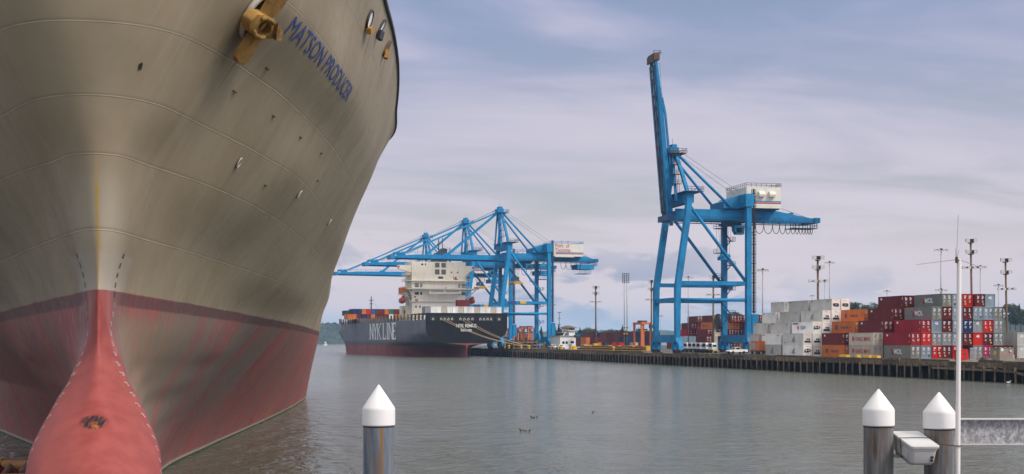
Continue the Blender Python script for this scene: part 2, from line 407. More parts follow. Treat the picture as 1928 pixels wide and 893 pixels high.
# drooping broken wale timbers at the near end of the quay
for (u0, z0, u1, z1, lab) in ((8, 2.2, 2.4, 2.05, 'broken wale timber sagging from the quay edge, upper piece below the black tarp'), (2.3, 2.0, -5.5, 1.15, 'splintered wale timber sagging lowest off the quay edge below the concrete hut'), (-5.6, 1.2, -13.5, 2.15, 'thin wale timber rising again towards the near end of the quay'), (30, 2.25, 8.2, 2.2, 'long level wale timber bolted across pile heads below the red containers')):
    o = MB().sweep([A.P(u0, -.62, z0), A.P((u0+u1)/2, -.66, (z0+z1)/2-.06), A.P(u1, -.62, z1)], .22, .42, (A.p[0], A.p[1], 0)).build('wale_timber', M['wood']); tag(o, lab, 'timber')
# ================================================================== the big ship on the left
TR = .006
LV = {
-4:[(-4,0),(-3.4,.7),(-2,1.2),(3,1.3),(10,.9),(20,.7),(38,1.2),(58,4),(73,6.8),(102,12),(146,19.2),(180,21.5)],
.6:[(-6.2,0),(-5.7,1.0),(-5,1.6),(-3,2.1),(3,1.8),(10,1.3),(22,1.1),(38.3,1.8),(57.7,5.1),(73.3,8.2),(101.7,13.7),(125,17.8),(145.6,20.7),(180,22.3)],
2:[(-6,0),(-5.5,1.0),(-4.8,1.6),(-2.9,1.98),(3,1.78),(10,1.32),(20,1.35),(38.3,2.7),(57.7,6.1),(73.3,9.2),(102,14.5),(125,18.2),(145.6,20.8),(180,22.3)],
3.7:[(-5.2,0),(-4.7,.95),(-4,1.52),(-2.6,1.88),(3,1.6),(10,1.25),(20,1.6),(38.3,3.6),(57.7,7.2),(73.3,10.2),(102,15.1),(125,18.6),(145.6,20.9),(180,22.3)],
4.4:[(-4.3,0),(-3.8,.88),(-3.2,1.4),(-1.9,1.82),(3,1.38),(10,1.2),(20,1.85),(38.3,4.1),(57.7,7.8),(73.3,10.7),(102,15.5),(125,18.8),(145.6,20.9),(180,22.4)],
5.1:[(-3.2,0),(-2.8,.74),(-2.2,1.2),(-1.1,1.57),(3,1.18),(10,1.15),(20,2.1),(38,4.7),(58,8.5),(73,11.3),(102,16),(125,19.1),(145.6,21),(180,22.4)],
5.9:[(-1.9,0),(-1.6,.44),(-1.2,.77),(-.3,1.19),(3,1.0),(9,1.15),(20,2.6),(38,5.4),(58,9.2),(73,12),(102,16.4),(125,19.3),(145.6,21.1),(180,22.4)],
6.6:[(-1.0,0),(-.75,.30),(-.5,.50),(.1,.81),(3,.80),(9,1.3),(20,3.0),(38,6),(58,10),(73,12.8),(102,16.8),(125,19.6),(145.6,21.2),(180,22.4)],
7.3:[(-.35,0),(-.2,.17),(.1,.36),(.6,.53),(3,.75),(7.3,1.3),(16.5,2.85),(28,5.0),(37.4,6.6),(52,9.4),(65,11.8),(85,14.8),(102,17),(125,19.8),(145,21.3),(180,22.4)],
8.1:[(-.1,0),(.0,.09),(.25,.2),(.7,.31),(3,.72),(7.3,1.52),(16.5,3.25),(28,5.4),(37.4,7),(52,9.8),(65,12.1),(85,15),(102,17.3),(122,19.7),(142,21.3),(180,22.5)],
9.23:[(0,0),(.1,.09),(.6,.27),(2,.58),(7.3,1.75),(16.5,3.65),(28,5.8),(37.4,7.5),(52,10.2),(65,12.4),(85,15.3),(100,17.5),(120,19.8),(140,21.4),(180,22.5)],
11:[(-.55,0),(-.3,.35),(2.5,1.2),(13.4,3.83),(18.8,5.16),(43.5,10.15),(65,13.3),(85,16),(105,18.5),(125,20.4),(140,21.5),(180,22.5)],
13.16:[(-1.25,0),(-.95,.6),(.9,1.4),(3.1,2.3),(13.2,5.5),(27,8.57),(45,11.7),(65,14.5),(90,17.5),(115,20.2),(140,21.6),(180,22.5)],
14.79:[(-1.75,0),(-1.1,1.33),(3.0,3.13),(8.8,5.22),(16.6,7.55),(30,10.2),(45,12.8),(65,15.4),(90,17.8),(115,20.4),(140,21.8),(180,22.5)],
16.78:[(-2.45,0),(-2.3,1),(-1.6,2.05),(.7,3.4),(4.7,4.96),(7.6,6),(12,7.27),(24.7,10.4),(38.3,12.9),(55,15.1),(75,17.0),(95,18.7),(120,20.8),(145,22),(180,22.5)],
18.9:[(-3,0),(-2.85,1.2),(-1.7,3.0),(0,4.5),(2.4,5.8),(7.7,7.57),(17.4,10.1),(25.3,11.75),(34.3,13.4),(50,15.6),(62,16.6),(80,18.0),(100,19.4),(140,22),(180,22.5)],
21:[(-3.6,0),(-3.4,1.5),(-2,3.8),(1,5.8),(5,7.3),(10.2,8.75),(20.4,11.4),(30.2,13.4),(48,16.2),(61,17.4),(75,18.0),(95,19.4),(140,22),(180,22.5)],
23.5:[(-4.2,0),(-4,1.8),(-2,4.8),(2,7),(8,9.2),(19.7,11.8),(25.9,13.2),(35.1,15),(47.2,16.9),(61,18.7),(75,18.8),(95,19.6),(140,22),(180,22.5)]}
def pchip(x, y, xi):
    x = np.array(x, float); y = np.array(y, float); h = np.diff(x); d = np.diff(y)/h; m = np.zeros_like(y)
    for i in range(1, len(x)-1):
        if d[i-1]*d[i] > 0: w1 = 2*h[i]+h[i-1]; w2 = h[i]+2*h[i-1]; m[i] = (w1+w2)/(w1/d[i-1]+w2/d[i])
    m[0] = d[0]; m[-1] = d[-1]; k = np.clip(np.searchsorted(x, xi)-1, 0, len(x)-2); t = (xi-x[k])/h[k]
    return (2*t**3-3*t**2+1)*y[k]+(t**3-2*t**2+t)*h[k]*m[k]+(-2*t**3+3*t**2)*y[k+1]+(t**3-t**2)*h[k]*m[k+1]
def loft(levels, zz, wn, send, ex=2.4):
    ZS = sorted(levels); ww = np.linspace(0, 1, wn); SS = []; TT = []
    for z in ZS:
        L = levels[z]; s0 = L[0][0]; s_ = s0+(send-s0)*ww**ex
        SS.append(s_); TT.append(pchip([math.sqrt(max(a-s0, 0)) for a, _ in L], [b for _, b in L], np.sqrt(s_-s0)))
    SS = np.array(SS); TT = np.array(TT)
    S = np.array([pchip(ZS, SS[:, j], zz) for j in range(wn)]).T; T = np.array([pchip(ZS, TT[:, j], zz) for j in range(wn)]).T
    return S, np.maximum(T, 0)
WN = 170; zz = np.concatenate([np.linspace(-4, 0, 9), np.linspace(.14, 23.5, 175)])
HS, HT = loft(LV, zz, WN, 180)
# aft of the bulb the shell is faired through the main water lines only
_k = [-4, .6, 9.23, 11, 13.16, 14.79, 16.78, 18.9, 21, 23.5]; _sd = np.linspace(0, 180, 361)
_tk = np.array([np.where(_sd < LV[q][0][0], 0, pchip([a_ for a_, _ in LV[q]], [b_ for _, b_ in LV[q]], np.clip(_sd, LV[q][0][0], 180))) for q in _k])
_tm = np.array([pchip(_k, _tk[:, j], zz) for j in range(len(_sd))]).T
for i in range(len(zz)):
    f_ = np.clip((HS[i]-16)/24, 0, 1); f_ = f_*f_*(3-2*f_)*(zz[i] < 9.23); HT[i] = HT[i]*(1-f_)+f_*np.interp(HS[i], _sd, _tm[i])
ztop = np.interp(HS, [-9, 63, 82, 300], [23.5, 23.5, 20.4, 20.4])
HZ = np.minimum(zz[:, None]*np.ones_like(HS), ztop)
HS2 = HS.copy(); HT2 = HT.copy()
for j in range(WN): HS2[:, j] = np.interp(HZ[:, j], zz, HS[:, j]); HT2[:, j] = np.interp(HZ[:, j], zz, HT[:, j])
BH = R(14.2)
ship = thing('cargo_ship', 'huge taupe and red bulbous-bowed cargo ship looming at close range', 'ship', (-12.494, 41.7, 0)); ship.rotation_euler = (-TR, 0, BH)
bpy.context.view_layer.update(); SM = ship.matrix_world.copy()
def hull_mat():
    m = bpy.data.materials.new('ship_hull_paint'); m.use_nodes = True; t = NT(m.node_tree); bs = t.n['Principled BSDF']
    tc = t.n.new('ShaderNodeTexCoord'); v = tc.outputs['Object']; x, y, z = t.xyz(v)
    ax = t.m('ABSOLUTE', x)
    sv = t.comb(t.m('MULTIPLY', x, .15), y, z)
    st = t.noise(t.scale(sv, (1, .55, .05)), 1.0, 5, .65)          # streaks run down the plating
    st2 = t.noise(t.scale(sv, (1, 2.3, .09)), 1.0, 4, .65)
    bl = t.noise(v, .22, 5, .6); fine = t.noise(v, 2.2, 4, .6)
    # --- topside paint
    top = t.mix(t.ss(bl, .3, .7), (.275,.220,.144), (.33,.272,.188))
    top = t.mix(t.m('MULTIPLY', t.ss(st, .48, .72), .32), top, (.175,.138,.094))
    top = t.mix(t.m('MULTIPLY', t.ss(st2, .54, .75), .35), top, (.38,.335,.27))
    stem = t.m('MULTIPLY', t.ss(ax, .12, .0), t.m('MULTIPLY', t.ss(z, 13.8, 12.0), t.ss(y, 1.5, .3)))
    stem = t.m('MULTIPLY', stem, t.ss(t.noise(t.scale(v, (4, 4, .7)), 1, 4, .7), .25, .6))
    pale = t.m('MULTIPLY', t.ss(ax, 1.0, .35), t.m('MULTIPLY', t.ss(z, 13.6, 11.5), t.ss(y, 3.0, 1.0)))  # light caught on the rounded nose, painted as a paler tone
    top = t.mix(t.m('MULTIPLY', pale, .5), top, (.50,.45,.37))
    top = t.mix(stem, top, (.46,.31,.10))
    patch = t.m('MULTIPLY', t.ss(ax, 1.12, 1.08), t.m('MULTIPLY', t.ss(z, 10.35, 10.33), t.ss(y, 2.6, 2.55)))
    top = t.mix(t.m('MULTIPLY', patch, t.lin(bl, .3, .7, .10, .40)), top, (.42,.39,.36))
    # --- plate seams
    seam = None; lip_shade = None
    for sz in (11.0, 13.16, 14.79, 16.78, 18.9, 21.0, 7.9, 4.6):
        g = t.m('ABSOLUTE', t.m('SUBTRACT', z, t.m('ADD', sz, t.m('MULTIPLY', t.m('SUBTRACT', t.noise(v, .15, 2), .5), .10))))
        a = t.ss(g, .024, .010); seam = a if seam is None else t.m('MAXIMUM', seam, a)
        up = t.ss(t.m('ABSOLUTE', t.m('SUBTRACT', z, sz+.055)), .05, .02); lip_shade = up if lip_shade is None else t.m('MAXIMUM', lip_shade, up)  # darker line above each seam: shading of the plate lip, put into the colour
    vs_ = t.m('ABSOLUTE', t.m('SUBTRACT', t.m('FRACT', t.m('ADD', t.m('DIVIDE', y, 9.3), .31)), .5)); vseam = t.ss(vs_, .0024, .0010)
    vseam = t.m('MULTIPLY', vseam, t.ss(z, 10.5, 11.0))
    broken = t.ss(t.noise(v, .55, 4, .6), .34, .58)
    top = t.mix(t.m('MULTIPLY', seam, t.m('MULTIPLY', broken, .48)), top, (.46,.42,.34))
    top = t.mix(t.m('MULTIPLY', lip_shade, .3), top, (.14,.115,.085))
    top = t.mix(t.m('MULTIPLY', vseam, .35), top, (.18,.15,.12))
    # rust patches, spots and one long rust stripe
    rp = t.noise(t.scale(v, (1, 1, .4)), 1.9, 7, .75); top = t.mix(t.m('MULTIPLY', t.ss(rp, .71, .78), .85), top, (.15,.065,.03))
    rl = t.m('MULTIPLY', t.ss(t.noise(t.scale(v, (2.2, 2.2, .08)), 1, 3, .6), .70, .78), t.ss(bl, .45, .6))
    top = t.mix(t.m('MULTIPLY', rl, .5), top, (.22,.12,.05))
    for y0, z0_, ln_, wd_ in RUNS:
        rm = t.m('MULTIPLY', t.ss(t.m('ABSOLUTE', t.m('SUBTRACT', y, y0)), wd_, wd_*.25), t.m('MULTIPLY', t.ss(z, z0_-ln_, z0_-.1), t.ss(z, z0_+.05, z0_-.02)))
        top = t.mix(t.m('MULTIPLY', rm, t.lin(st2, .3, .7, .35, .9)), top, (.19,.095,.042))
    # --- antifouling red
    red = t.mix(t.ss(bl, .3, .7), (.30,.070,.060), (.38,.105,.092))
    red = t.mix(t.m('MULTIPLY', t.ss(st, .42, .58), .75), red, (.22,.115,.105))
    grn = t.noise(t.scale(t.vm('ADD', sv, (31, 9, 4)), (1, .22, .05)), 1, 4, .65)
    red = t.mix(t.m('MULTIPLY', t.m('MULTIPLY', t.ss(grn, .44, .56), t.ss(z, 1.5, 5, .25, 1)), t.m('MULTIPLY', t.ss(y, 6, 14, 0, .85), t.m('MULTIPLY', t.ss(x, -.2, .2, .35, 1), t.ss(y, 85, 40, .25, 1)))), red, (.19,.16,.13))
    red = t.mix(t.m('MULTIPLY', t.ss(st2, .55, .70), .6), red, (.43,.12,.10))
    red = t.mix(t.m('MULTIPLY', t.ss(st2, .44, .30), .6), red, (.105,.06,.055))
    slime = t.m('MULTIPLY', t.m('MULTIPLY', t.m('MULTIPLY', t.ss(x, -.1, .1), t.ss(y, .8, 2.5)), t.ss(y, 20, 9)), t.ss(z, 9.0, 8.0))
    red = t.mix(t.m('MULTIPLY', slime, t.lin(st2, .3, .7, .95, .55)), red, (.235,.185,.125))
    thr = t.lin(z, 9.2, 7.3, .2, .6)
    wid = t.m('ADD', t.lin(z, 9.2, 7.3, .03, .42), t.lin(z, 7.3, 6.3, 0, 3))
    bulb = t.m('MULTIPLY', t.ss(t.m('SUBTRACT', y, t.m('ADD', thr, t.m('MULTIPLY', t.m('SUBTRACT', fine, .5), .3))), .5, -.05), t.ss(t.m('SUBTRACT', ax, wid), .05, -.03))
    pink = t.mix(t.ss(fine, .3, .7), (.265,.052,.045), (.325,.074,.064)); pink = t.mix(t.m('MULTIPLY', t.ss(t.noise(v, .9, 5, .6), .55, .75), .4), pink, (.22,.048,.042))
    red = t.mix(bulb, red, pink)
    # scuffed black and rusty patch on the bulb where the anchor strikes
    sx = t.m('DIVIDE', x, .40); sz_ = t.m('DIVIDE', t.m('SUBTRACT', z, 5.36), .19); rr = t.m('ADD', t.m('MULTIPLY', sx, sx), t.m('MULTIPLY', sz_, sz_))
    hatch = t.noise(t.comb(t.m('ADD', t.m('MULTIPLY', x, 20), t.m('MULTIPLY', z, -14)), t.m('MULTIPLY', z, 5), 0), 1, 3, .6, .3)
    sc = t.m('MULTIPLY', t.ss(rr, 1.3, .4), t.m('MULTIPLY', t.ss(hatch, .36, .52), t.ss(y, 2, 0)))
    red = t.mix(sc, red, (.022,.018,.024))
    rs = t.m('ADD', t.m('POWER', t.m('DIVIDE', t.m('SUBTRACT', x, .03), .12), 2), t.m('POWER', t.m('DIVIDE', t.m('SUBTRACT', z, 5.27), .12), 2))
    red = t.mix(t.m('MULTIPLY', t.ss(rs, 1.2, .2), t.m('MULTIPLY', t.ss(fine, .4, .6), t.ss(y, 2, 0))), red, (.36,.13,.02))
    # dark upper edge of the red, worn boundary
    edge_ = t.m('ADD', z, t.m('MULTIPLY', t.m('SUBTRACT', bl, .5), .12))
    red = t.mix(t.m('MULTIPLY', t.ss(t.m('ABSOLUTE', t.m('SUBTRACT', edge_, 9.0)), .26, .16), t.ss(y, .6, 2.5, 0, .8)), red, (.105,.045,.048))
    # scum line at the water
    wlz = t.m('SUBTRACT', z, t.m('MULTIPLY', y, TR))
    scum = t.ss(t.m('ADD', wlz, t.m('MULTIPLY', fine, .2)), .50, .30)
    red = t.mix(scum, red, t.mix(t.ss(wlz, .18, .1), (.40,.37,.30), (.07,.068,.025)))
    col = t.mix(t.ss(edge_, 9.215, 9.245), red, top)
    rst = t.ss(t.m('ABSOLUTE', t.m('ADD', t.m('SUBTRACT', y, 88.5), t.m('MULTIPLY', t.m('SUBTRACT', bl, .5), 1.2))), .75, .2)
    col = t.mix(t.m('MULTIPLY', rst, t.m('MULTIPLY', t.ss(z, 20, 17), t.lin(st2, .35, .65, .55, .95))), col, (.30,.14,.04))
    rst2 = t.m('MULTIPLY', t.ss(t.m('ABSOLUTE', t.m('SUBTRACT', y, 84)), 2.2, .3), t.ss(st2, .45, .65)); col = t.mix(t.m('MULTIPLY', rst2, .35), col, (.26,.13,.06))
    t.set(bs.inputs['Base Color'], col)
    t.set(bs.inputs['Roughness'], t.lin(fine, .3, .7, .46, .62)); bs.inputs['Specular IOR Level'].default_value = .25
    plate = t.noise(t.scale(v, (.25, .32, .42)), 1.0, 2, .45)
    hgt = t.m('ADD', t.m('ADD', t.m('MULTIPLY', plate, .02), t.m('MULTIPLY', fine, .004)), t.m('MULTIPLY', t.m('MULTIPLY', t.m('MAXIMUM', seam, t.m('MULTIPLY', vseam, .5)), t.ss(z, 9.0, 9.6)), .02))
    t.set(bs.inputs['Normal'], t.bump(hgt, .5, 1.0))
    return m
def hull_mesh(S, T, Z, name, m, parent, top=True, flip_y=1, yoff=0, asym=False):
    nz, nw = S.shape; b = MB(); vs = []
    for sgn in (1, -1):
        F_ = 1+.24*np.clip((5-Z)/5, 0, 1)*np.clip((S-20)/30, 0, 1)*np.clip((170-S)/60, 0, 1) if asym and sgn < 0 else np.ones_like(S)
        vs += [(sgn*T[i, j]*F_[i, j], S[i, j]*flip_y+yoff, Z[i, j]) for i in range(nz) for j in range(nw)]
    fs = []; N = nz*nw
    for i in range(nz-1):
        for j in range(nw-1):
            a = i*nw+j; fs.append((a, a+1, a+nw+1, a+nw)); a += N; fs.append((a, a+nw, a+nw+1, a+1))
    # bottom, top and stern closures
    for i in ((0, nz-1) if top else (0,)):
        for j in range(nw-1): a = i*nw+j; fs.append((a, a+N, a+N+1, a+1))
    for i in range(nz-1): a = i*nw+nw-1; fs.append((a, a+nw, a+nw+N, a+N))
    b.add(vs, fs); o = b.build(name, m, parent)
    bm = bmesh.new(); bm.from_mesh(o.data); bmesh.ops.remove_doubles(bm, verts=bm.verts, dist=.0008)
    bmesh.ops.recalc_face_normals(bm, faces=bm.faces); bm.to_mesh(o.data); bm.free()
    return smooth_by_angle(o, 50)
# lookup on the port side
gx, gy = 0, 0
_W = np.stack([HT, HS, HZ, np.ones_like(HS)], -1) @ np.array(SM).T
_px = 964+_W[..., 0]/_W[..., 1]*FPX; _py = HOR-(_W[..., 2]-CAM_H)/_W[..., 1]*FPX
def hull_at(s, z):
    """half-breadth of the ship at station s and height z"""
    i = int(np.clip(np.searchsorted(zz, z)-1, 0, len(zz)-2)); f = (z-zz[i])/(zz[i+1]-zz[i])
    return float((1-f)*np.interp(s, HS[i], HT[i])+f*np.interp(s, HS[i+1], HT[i+1]))
def hull_pix(px, py):
    e = (_px-px)**2+(_py-py)**2; e = np.where(HS > 70, e*1.0, e); i, j = np.unravel_index(np.argmin(e), e.shape); return HS[i, j], HZ[i, j]
def hull_frame(s, z, side=1):
    """point on the plating and its tangent (aft), tangent (up) and outward normal, in ship coordinates"""
    p = Vector((hull_at(s, z), s, z)); a = Vector((hull_at(s+.3, z), s+.3, z))-p; c = Vector((hull_at(s, z+.3), s, z+.3))-p
    a.normalize(); n = c.cross(a).normalized(); n = n if n.x > 0 else -n; c = a.cross(n)*-1 if a.cross(n).z < 0 else a.cross(n)
    return p, a, c.normalized(), n
RUNS = [(*hull_pix(*q), ln_, wd_) for q, ln_, wd_ in (((448, 306), 1.6, .10), ((560, 371), 2.2, .16), ((619, 424), 2.5, .25), ((452, 106), 1.5, .16), ((438, 110), 2.2, .07), ((700, 62), 3.0, .35), ((728, 100), 3.0, .4))]
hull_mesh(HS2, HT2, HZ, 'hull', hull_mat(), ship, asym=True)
def on_hull(me, s0, z0, off=.02, side=1):
    """wrap a flat lettering mesh onto the plating"""
    me = me.copy(); bm = bmesh.new(); bm.from_mesh(me)
    bmesh.ops.triangulate(bm, faces=bm.faces)
    for _ in range(2):
        bmesh.ops.subdivide_edges(bm, edges=[e for e in bm.edges if e.calc_length() > .45], cuts=1); bmesh.ops.triangulate(bm, faces=bm.faces)
    for v in bm.verts:
        s = s0+v.co.x*side; z = z0+v.co.y; p, a, c, n = hull_frame(s, z); q = p+n*off
        v.co = Vector((q.x*side, q.y, q.z))
    bm.to_mesh(me); bm.free(); return me
M['name_blue'] = mat('name_blue', (.025,.065,.27), .5, .2, 2)
M['mark_dark'] = mat('mark_dark', (.05,.04,.04), .7, .3, 4); M['mark_pale'] = mat('mark_pale', (.47,.38,.35), .7, .25, 5)
s0, z0 = hull_pix(530, 68); s1, z1 = hull_pix(650, 194); sT, zT = hull_pix(550, 28)
me = text_mesh('MATSON PRODUCER', 1.0, 1.0, .0, 0, 'LEFT').copy()
wd = max(v.co.x for v in me.vertices); ht = max(v.co.y for v in me.vertices)
lh = 1.28; zb_ = (z0+z1)/2
for v in me.vertices: v.co.x *= (s1-s0)/wd; v.co.y *= 1.18*(zT-z0)/ht 
def _tilt(me_):
    for v in me_.vertices: v.co.y += (z1-z0)*v.co.x/(s1-s0)
    return me_
me = _tilt(me); gap_ = (max(v.co.x for v in text_mesh('MATSON', 1.0, 1.0, .0, 0, 'LEFT').vertices)+.08)*(s1-s0)/wd
for side in (0, 1):                                   # one part per word
    mw = me.copy(); bm = bmesh.new(); bm.from_mesh(mw); bmesh.ops.delete(bm, geom=[v for v in bm.verts if (v.co.x > gap_) == bool(side)], context='VERTS'); bm.to_mesh(mw); bm.free()
    link('name_lettering', on_hull(mw, s0, z0, .025), M['name_blue'], ship)
for ft in range(36, 12, -1):
    z = 9.05+(ft-32)*.3048
    for side in (1, -1):
        me = text_mesh(str(ft), .21 if ft > 27 else .18, .95, .004, 0, 'CENTER').copy()
        ss_ = 1.3 if z > 8.6 else float(np.interp(z, [3, 3.7, 4.4, 5.1, 5.9, 6.6, 7.3, 8.1, 8.6], [-3.2, -3.0, -2.3, -1.45, -.6, -.1, .4, .8, 1.2]))
        link('draft_mark', on_hull(me, ss_, z, .012, side), M['mark_dark'] if ft > 31 else M['mark_pale'], ship)
# forecastle bulwark cap along the top edge
for side in (1, -1):
    pts = [(side*(hull_at(s, 23.45)-.02), s, 23.55) for s in list(np.linspace(-3.9, 8, 14))+list(np.linspace(10, 62.5, 24))]
    MB().sweep(pts, .30, .22).build('bulwark_cap', M['steel_dark'], ship)
# ---- anchor in its hawse pipe
M['anchor_rust'] = mat('anchor_rust', (.31,.165,.036), .85, .45, 2.2, rust=.35, rustcol=(.085,.04,.02), bump=.5)
def img_dir(p, v):
    a = SM @ p; b_ = SM @ (p+v*.5)
    return Vector((b_.x/b_.y-a.x/a.y, -(b_.z-CAM_H)/b_.y+(a.z-CAM_H)/a.y))*FPX
def hull_dir(p, a, c, ix, iy):
    """tangent direction on the plating that runs along an image direction"""
    A1 = img_dir(p, a); C1 = img_dir(p, c); det = A1.x*C1.y-A1.y*C1.x
    al = (ix*C1.y-iy*C1.x)/det; be = (A1.x*iy-A1.y*ix)/det; return (a*al+c*be).normalized()
sA, zA = hull_pix(480, 32); p, a, c, n = hull_frame(sA, zA); sB, zB = hull_pix(457, 32)
hb = MB(); ring = [p+n*.10+(a*math.cos(t_)+c*math.sin(t_))*.80 for t_ in np.linspace(0, 2*math.pi, 33)]
hb.tube(ring, .11, 8, cap=False); M['hull_pale'] = mat('bolster_paint', (.44,.40,.33), .5, .15, 1, streak=.3); hb.build('hawse_bolster', M['hull_pale'], ship, True)
hp = MB(); hp.tube([p-n*.6, p+n*.07], .74, 24); hp.build('hawse_pipe', M['rust_steel'], ship, True)
anchor = bpy.data.objects.new('anchor', None); COL.objects.link(anchor); anchor.parent = ship
AC = (486, 43); pa, aa, ca, na = hull_frame(*hull_pix(466, 36)); o_ = pa+na*.42
ex_ = hull_dir(pa, aa, ca, 1, 0); ey_ = hull_dir(pa, aa, ca, 0, 1); kx = img_dir(pa, ex_).length*2; ky = img_dir(pa, ey_).length*2
def AP(px, py, off=0.0): return o_+ex_*((px-AC[0])/kx)+ey_*((py-AC[1])/ky)+na*off
def plate(name, poly, off, th, m=None, deg=30):
    o = MB().prism([AP(x, y, off) for x, y in poly], na*th).build(name, m or M['anchor_rust'], anchor)
    bv = o.modifiers.new('edge', 'BEVEL'); bv.width = .03; bv.segments = 2
    return o
plate('fluke', [(468, 60), (439, 103), (441, 113), (452, 117), (459, 112), (488, 64)], -.10, .22)
plate('fluke', [(486, 26), (506, -8), (512, -14), (536, -14), (534, -4), (512, 27)], -.10, .22)
plate('tripping_palm', [(506, 30), (519, 2), (538, 1), (543, 11), (516, 29)], -.25, .10, M['rust_steel'])
plate('tripping_palm', [(477, 66), (502, 64), (492, 76), (478, 80)], -.25, .10, M['rust_steel'])
# crown: a heavy block with a round eye
cb = MB(); outer = [(458, 42), (462, 30), (474, 19), (490, 20), (506, 29), (513, 39), (520, 51), (513, 65), (496, 64), (478, 64), (463, 56)]
no = 44; co = []; ci = []
per = [Vector(q) for q in outer]; L_ = len(per)
for i in range(no):
    t_ = 2*math.pi*i/no; dv_ = Vector((math.cos(t_), math.sin(t_))); best = None
    for k in range(L_):
        q0, q1 = per[k]-Vector(AC), per[(k+1) % L_]-Vector(AC); den = dv_.x*(q1-q0).y-dv_.y*(q1-q0).x
        if abs(den) < 1e-9: continue
        r_ = (q0.x*(q1-q0).y-q0.y*(q1-q0).x)/den; u_ = (q0.x*dv_.y-q0.y*dv_.x)/den
        if r_ > 0 and -1e-6 <= u_ <= 1+1e-6: best = r_
    co.append((AC[0]+dv_.x*best, AC[1]+dv_.y*best)); ci.append((AC[0]-1+dv_.x*12.5, AC[1]+dv_.y*13.5))
vs = [AP(*q, -.16) for q in co]+[AP(*q, .20) for q in co]+[AP(*q, .26) for q in ci]+[AP(*q, -.16) for q in ci]
fs = []
for i in range(no):
    j = (i+1) % no
    for k in range(4): fs.append((k*no+i, k*no+j, ((k+1) % 4)*no+j, ((k+1) % 4)*no+i))
cb.add(vs, fs); smooth_by_angle(cb.build('crown', M['anchor_rust'], anchor), 32)
MB().prism([AP(*q, -.15) for q in ci], na*.03).build('crown_eye', M['rust_steel'], anchor)
MB().tube([AP(476, 55, .12), AP(492, 31, .16)], .075, 8).build('pin', M['anchor_rust'], anchor, True)
for arc in ([(478, 24), (486, 23), (496, 28), (502, 33)], [(464, 47), (466, 54), (474, 59), (482, 59)]):
    MB().tube([AP(x, y, .27) for x, y in arc], .075, 8).build('shackle_flange', M['anchor_rust'], anchor, True)
smooth_by_angle(MB().prism([AP(506, 31, .2), AP(520, 50, .14), AP(513, 64, .2), AP(500, 62, .26)], na*.14).build('tripping_bar', M['anchor_rust'], anchor), 30)
smooth_by_angle(MB().tube([o_-na*.1, o_-na*.9-ex_*.35-ey_*.2], .17, 10).build('shank', M['anchor_rust'], anchor), 40)
# ---- fairleads in the bulwark
M['lead_pale'] = mat('fairlead_lit_hole', (.85,.85,.86), .4, .1, 2)  # pale plate filling the hole; the brightness seen through it is painted
for (cx, cy, rx_, ry_, tilt) in ((692, 38, .85, 1.0, 0), (717, 52, .75, .8, 1), (729, 90, .65, .45, 2)):
    s_, z_ = hull_pix(cx, cy); p, a, c, n = hull_frame(s_, z_)
    e1 = hull_dir(p, a, c, 5, -9) if tilt else hull_dir(p, a, c, 2, -10); e2 = n.cross(e1)
    k1 = 11/max(img_dir(p, e1).length*2, 1e-3)*(1.0, .95, .8)[tilt]*1.5; k2 = 6.5/max(img_dir(p, e2).length*2, 1e-3)*1.1
    pts = [p+n*.05+e1*math.cos(t_)*k1+e2*math.sin(t_)*k2 for t_ in np.linspace(0, 2*math.pi, 19)]
    fl_ = MB().tube(pts, .06, 6, cap=False).build('fairlead', M['steel_dark'] if tilt != 2 else M['rust_steel'], ship, True)
    MB().prism([q+n*-.02 for q in pts[:-1]], n*.03).build('opening_face', M['lead_pale'] if tilt != 2 else M['rust_steel'], fl_)
    MB().sweep([p-e1*k1*1.15-e2*k2*.5+n*.2, p-e1*k1*.9+e2*k2*1.2+n*.2], .2, .25).build('roller', M['anchor_rust'] if tilt != 1 else M['steel_dark'], fl_)
# small overboard discharge rings and pad eyes down the flare
for (cx, cy, big) in ((448, 302, 1), (560, 367, 1), (619, 420, 1), (566, 257, 0), (605, 288, 0), (513, 219, 0), (443, 174, 0), (505, 125, 0), (497, 352, 0), (600, 340, 0)):
    s_, z_ = hull_pix(cx, cy); p, a, c, n = hull_frame(s_, z_)
    if big:
        pts = [p+n*.06+a*math.cos(t_)*.12+c*math.sin(t_)*.19 for t_ in np.linspace(0, 2*math.pi, 15)]
        d_ = MB().tube(pts, .035, 6, cap=False).build('discharge_ring', M['hull_pale'], ship, True)
        MB().prism([q-n*.03 for q in pts[:-1]], n*.02).build('discharge_hole', M['rust_steel'], d_)
    else:
        MB().sweep([p+n*.03-a*.16, p+n*.03+a*.16], .06, .05).build('pad_eye', M['rust_steel'], ship)
# black paint spill high on the bow
s_, z_ = hull_pix(219, 120); p, a, c, n = hull_frame(max(s_, -1.7), z_)
rnd = random.Random(3); pts = [p+n*.015+a*math.cos(t_)*.07*rnd.uniform(.5,1.3)+c*math.sin(t_)*.13*rnd.uniform(.6,1.2) for t_ in np.linspace(0, 2*math.pi, 14)[:-1]]
MB().prism(pts, n*.01).build('paint_scar', M['rubber'], ship)
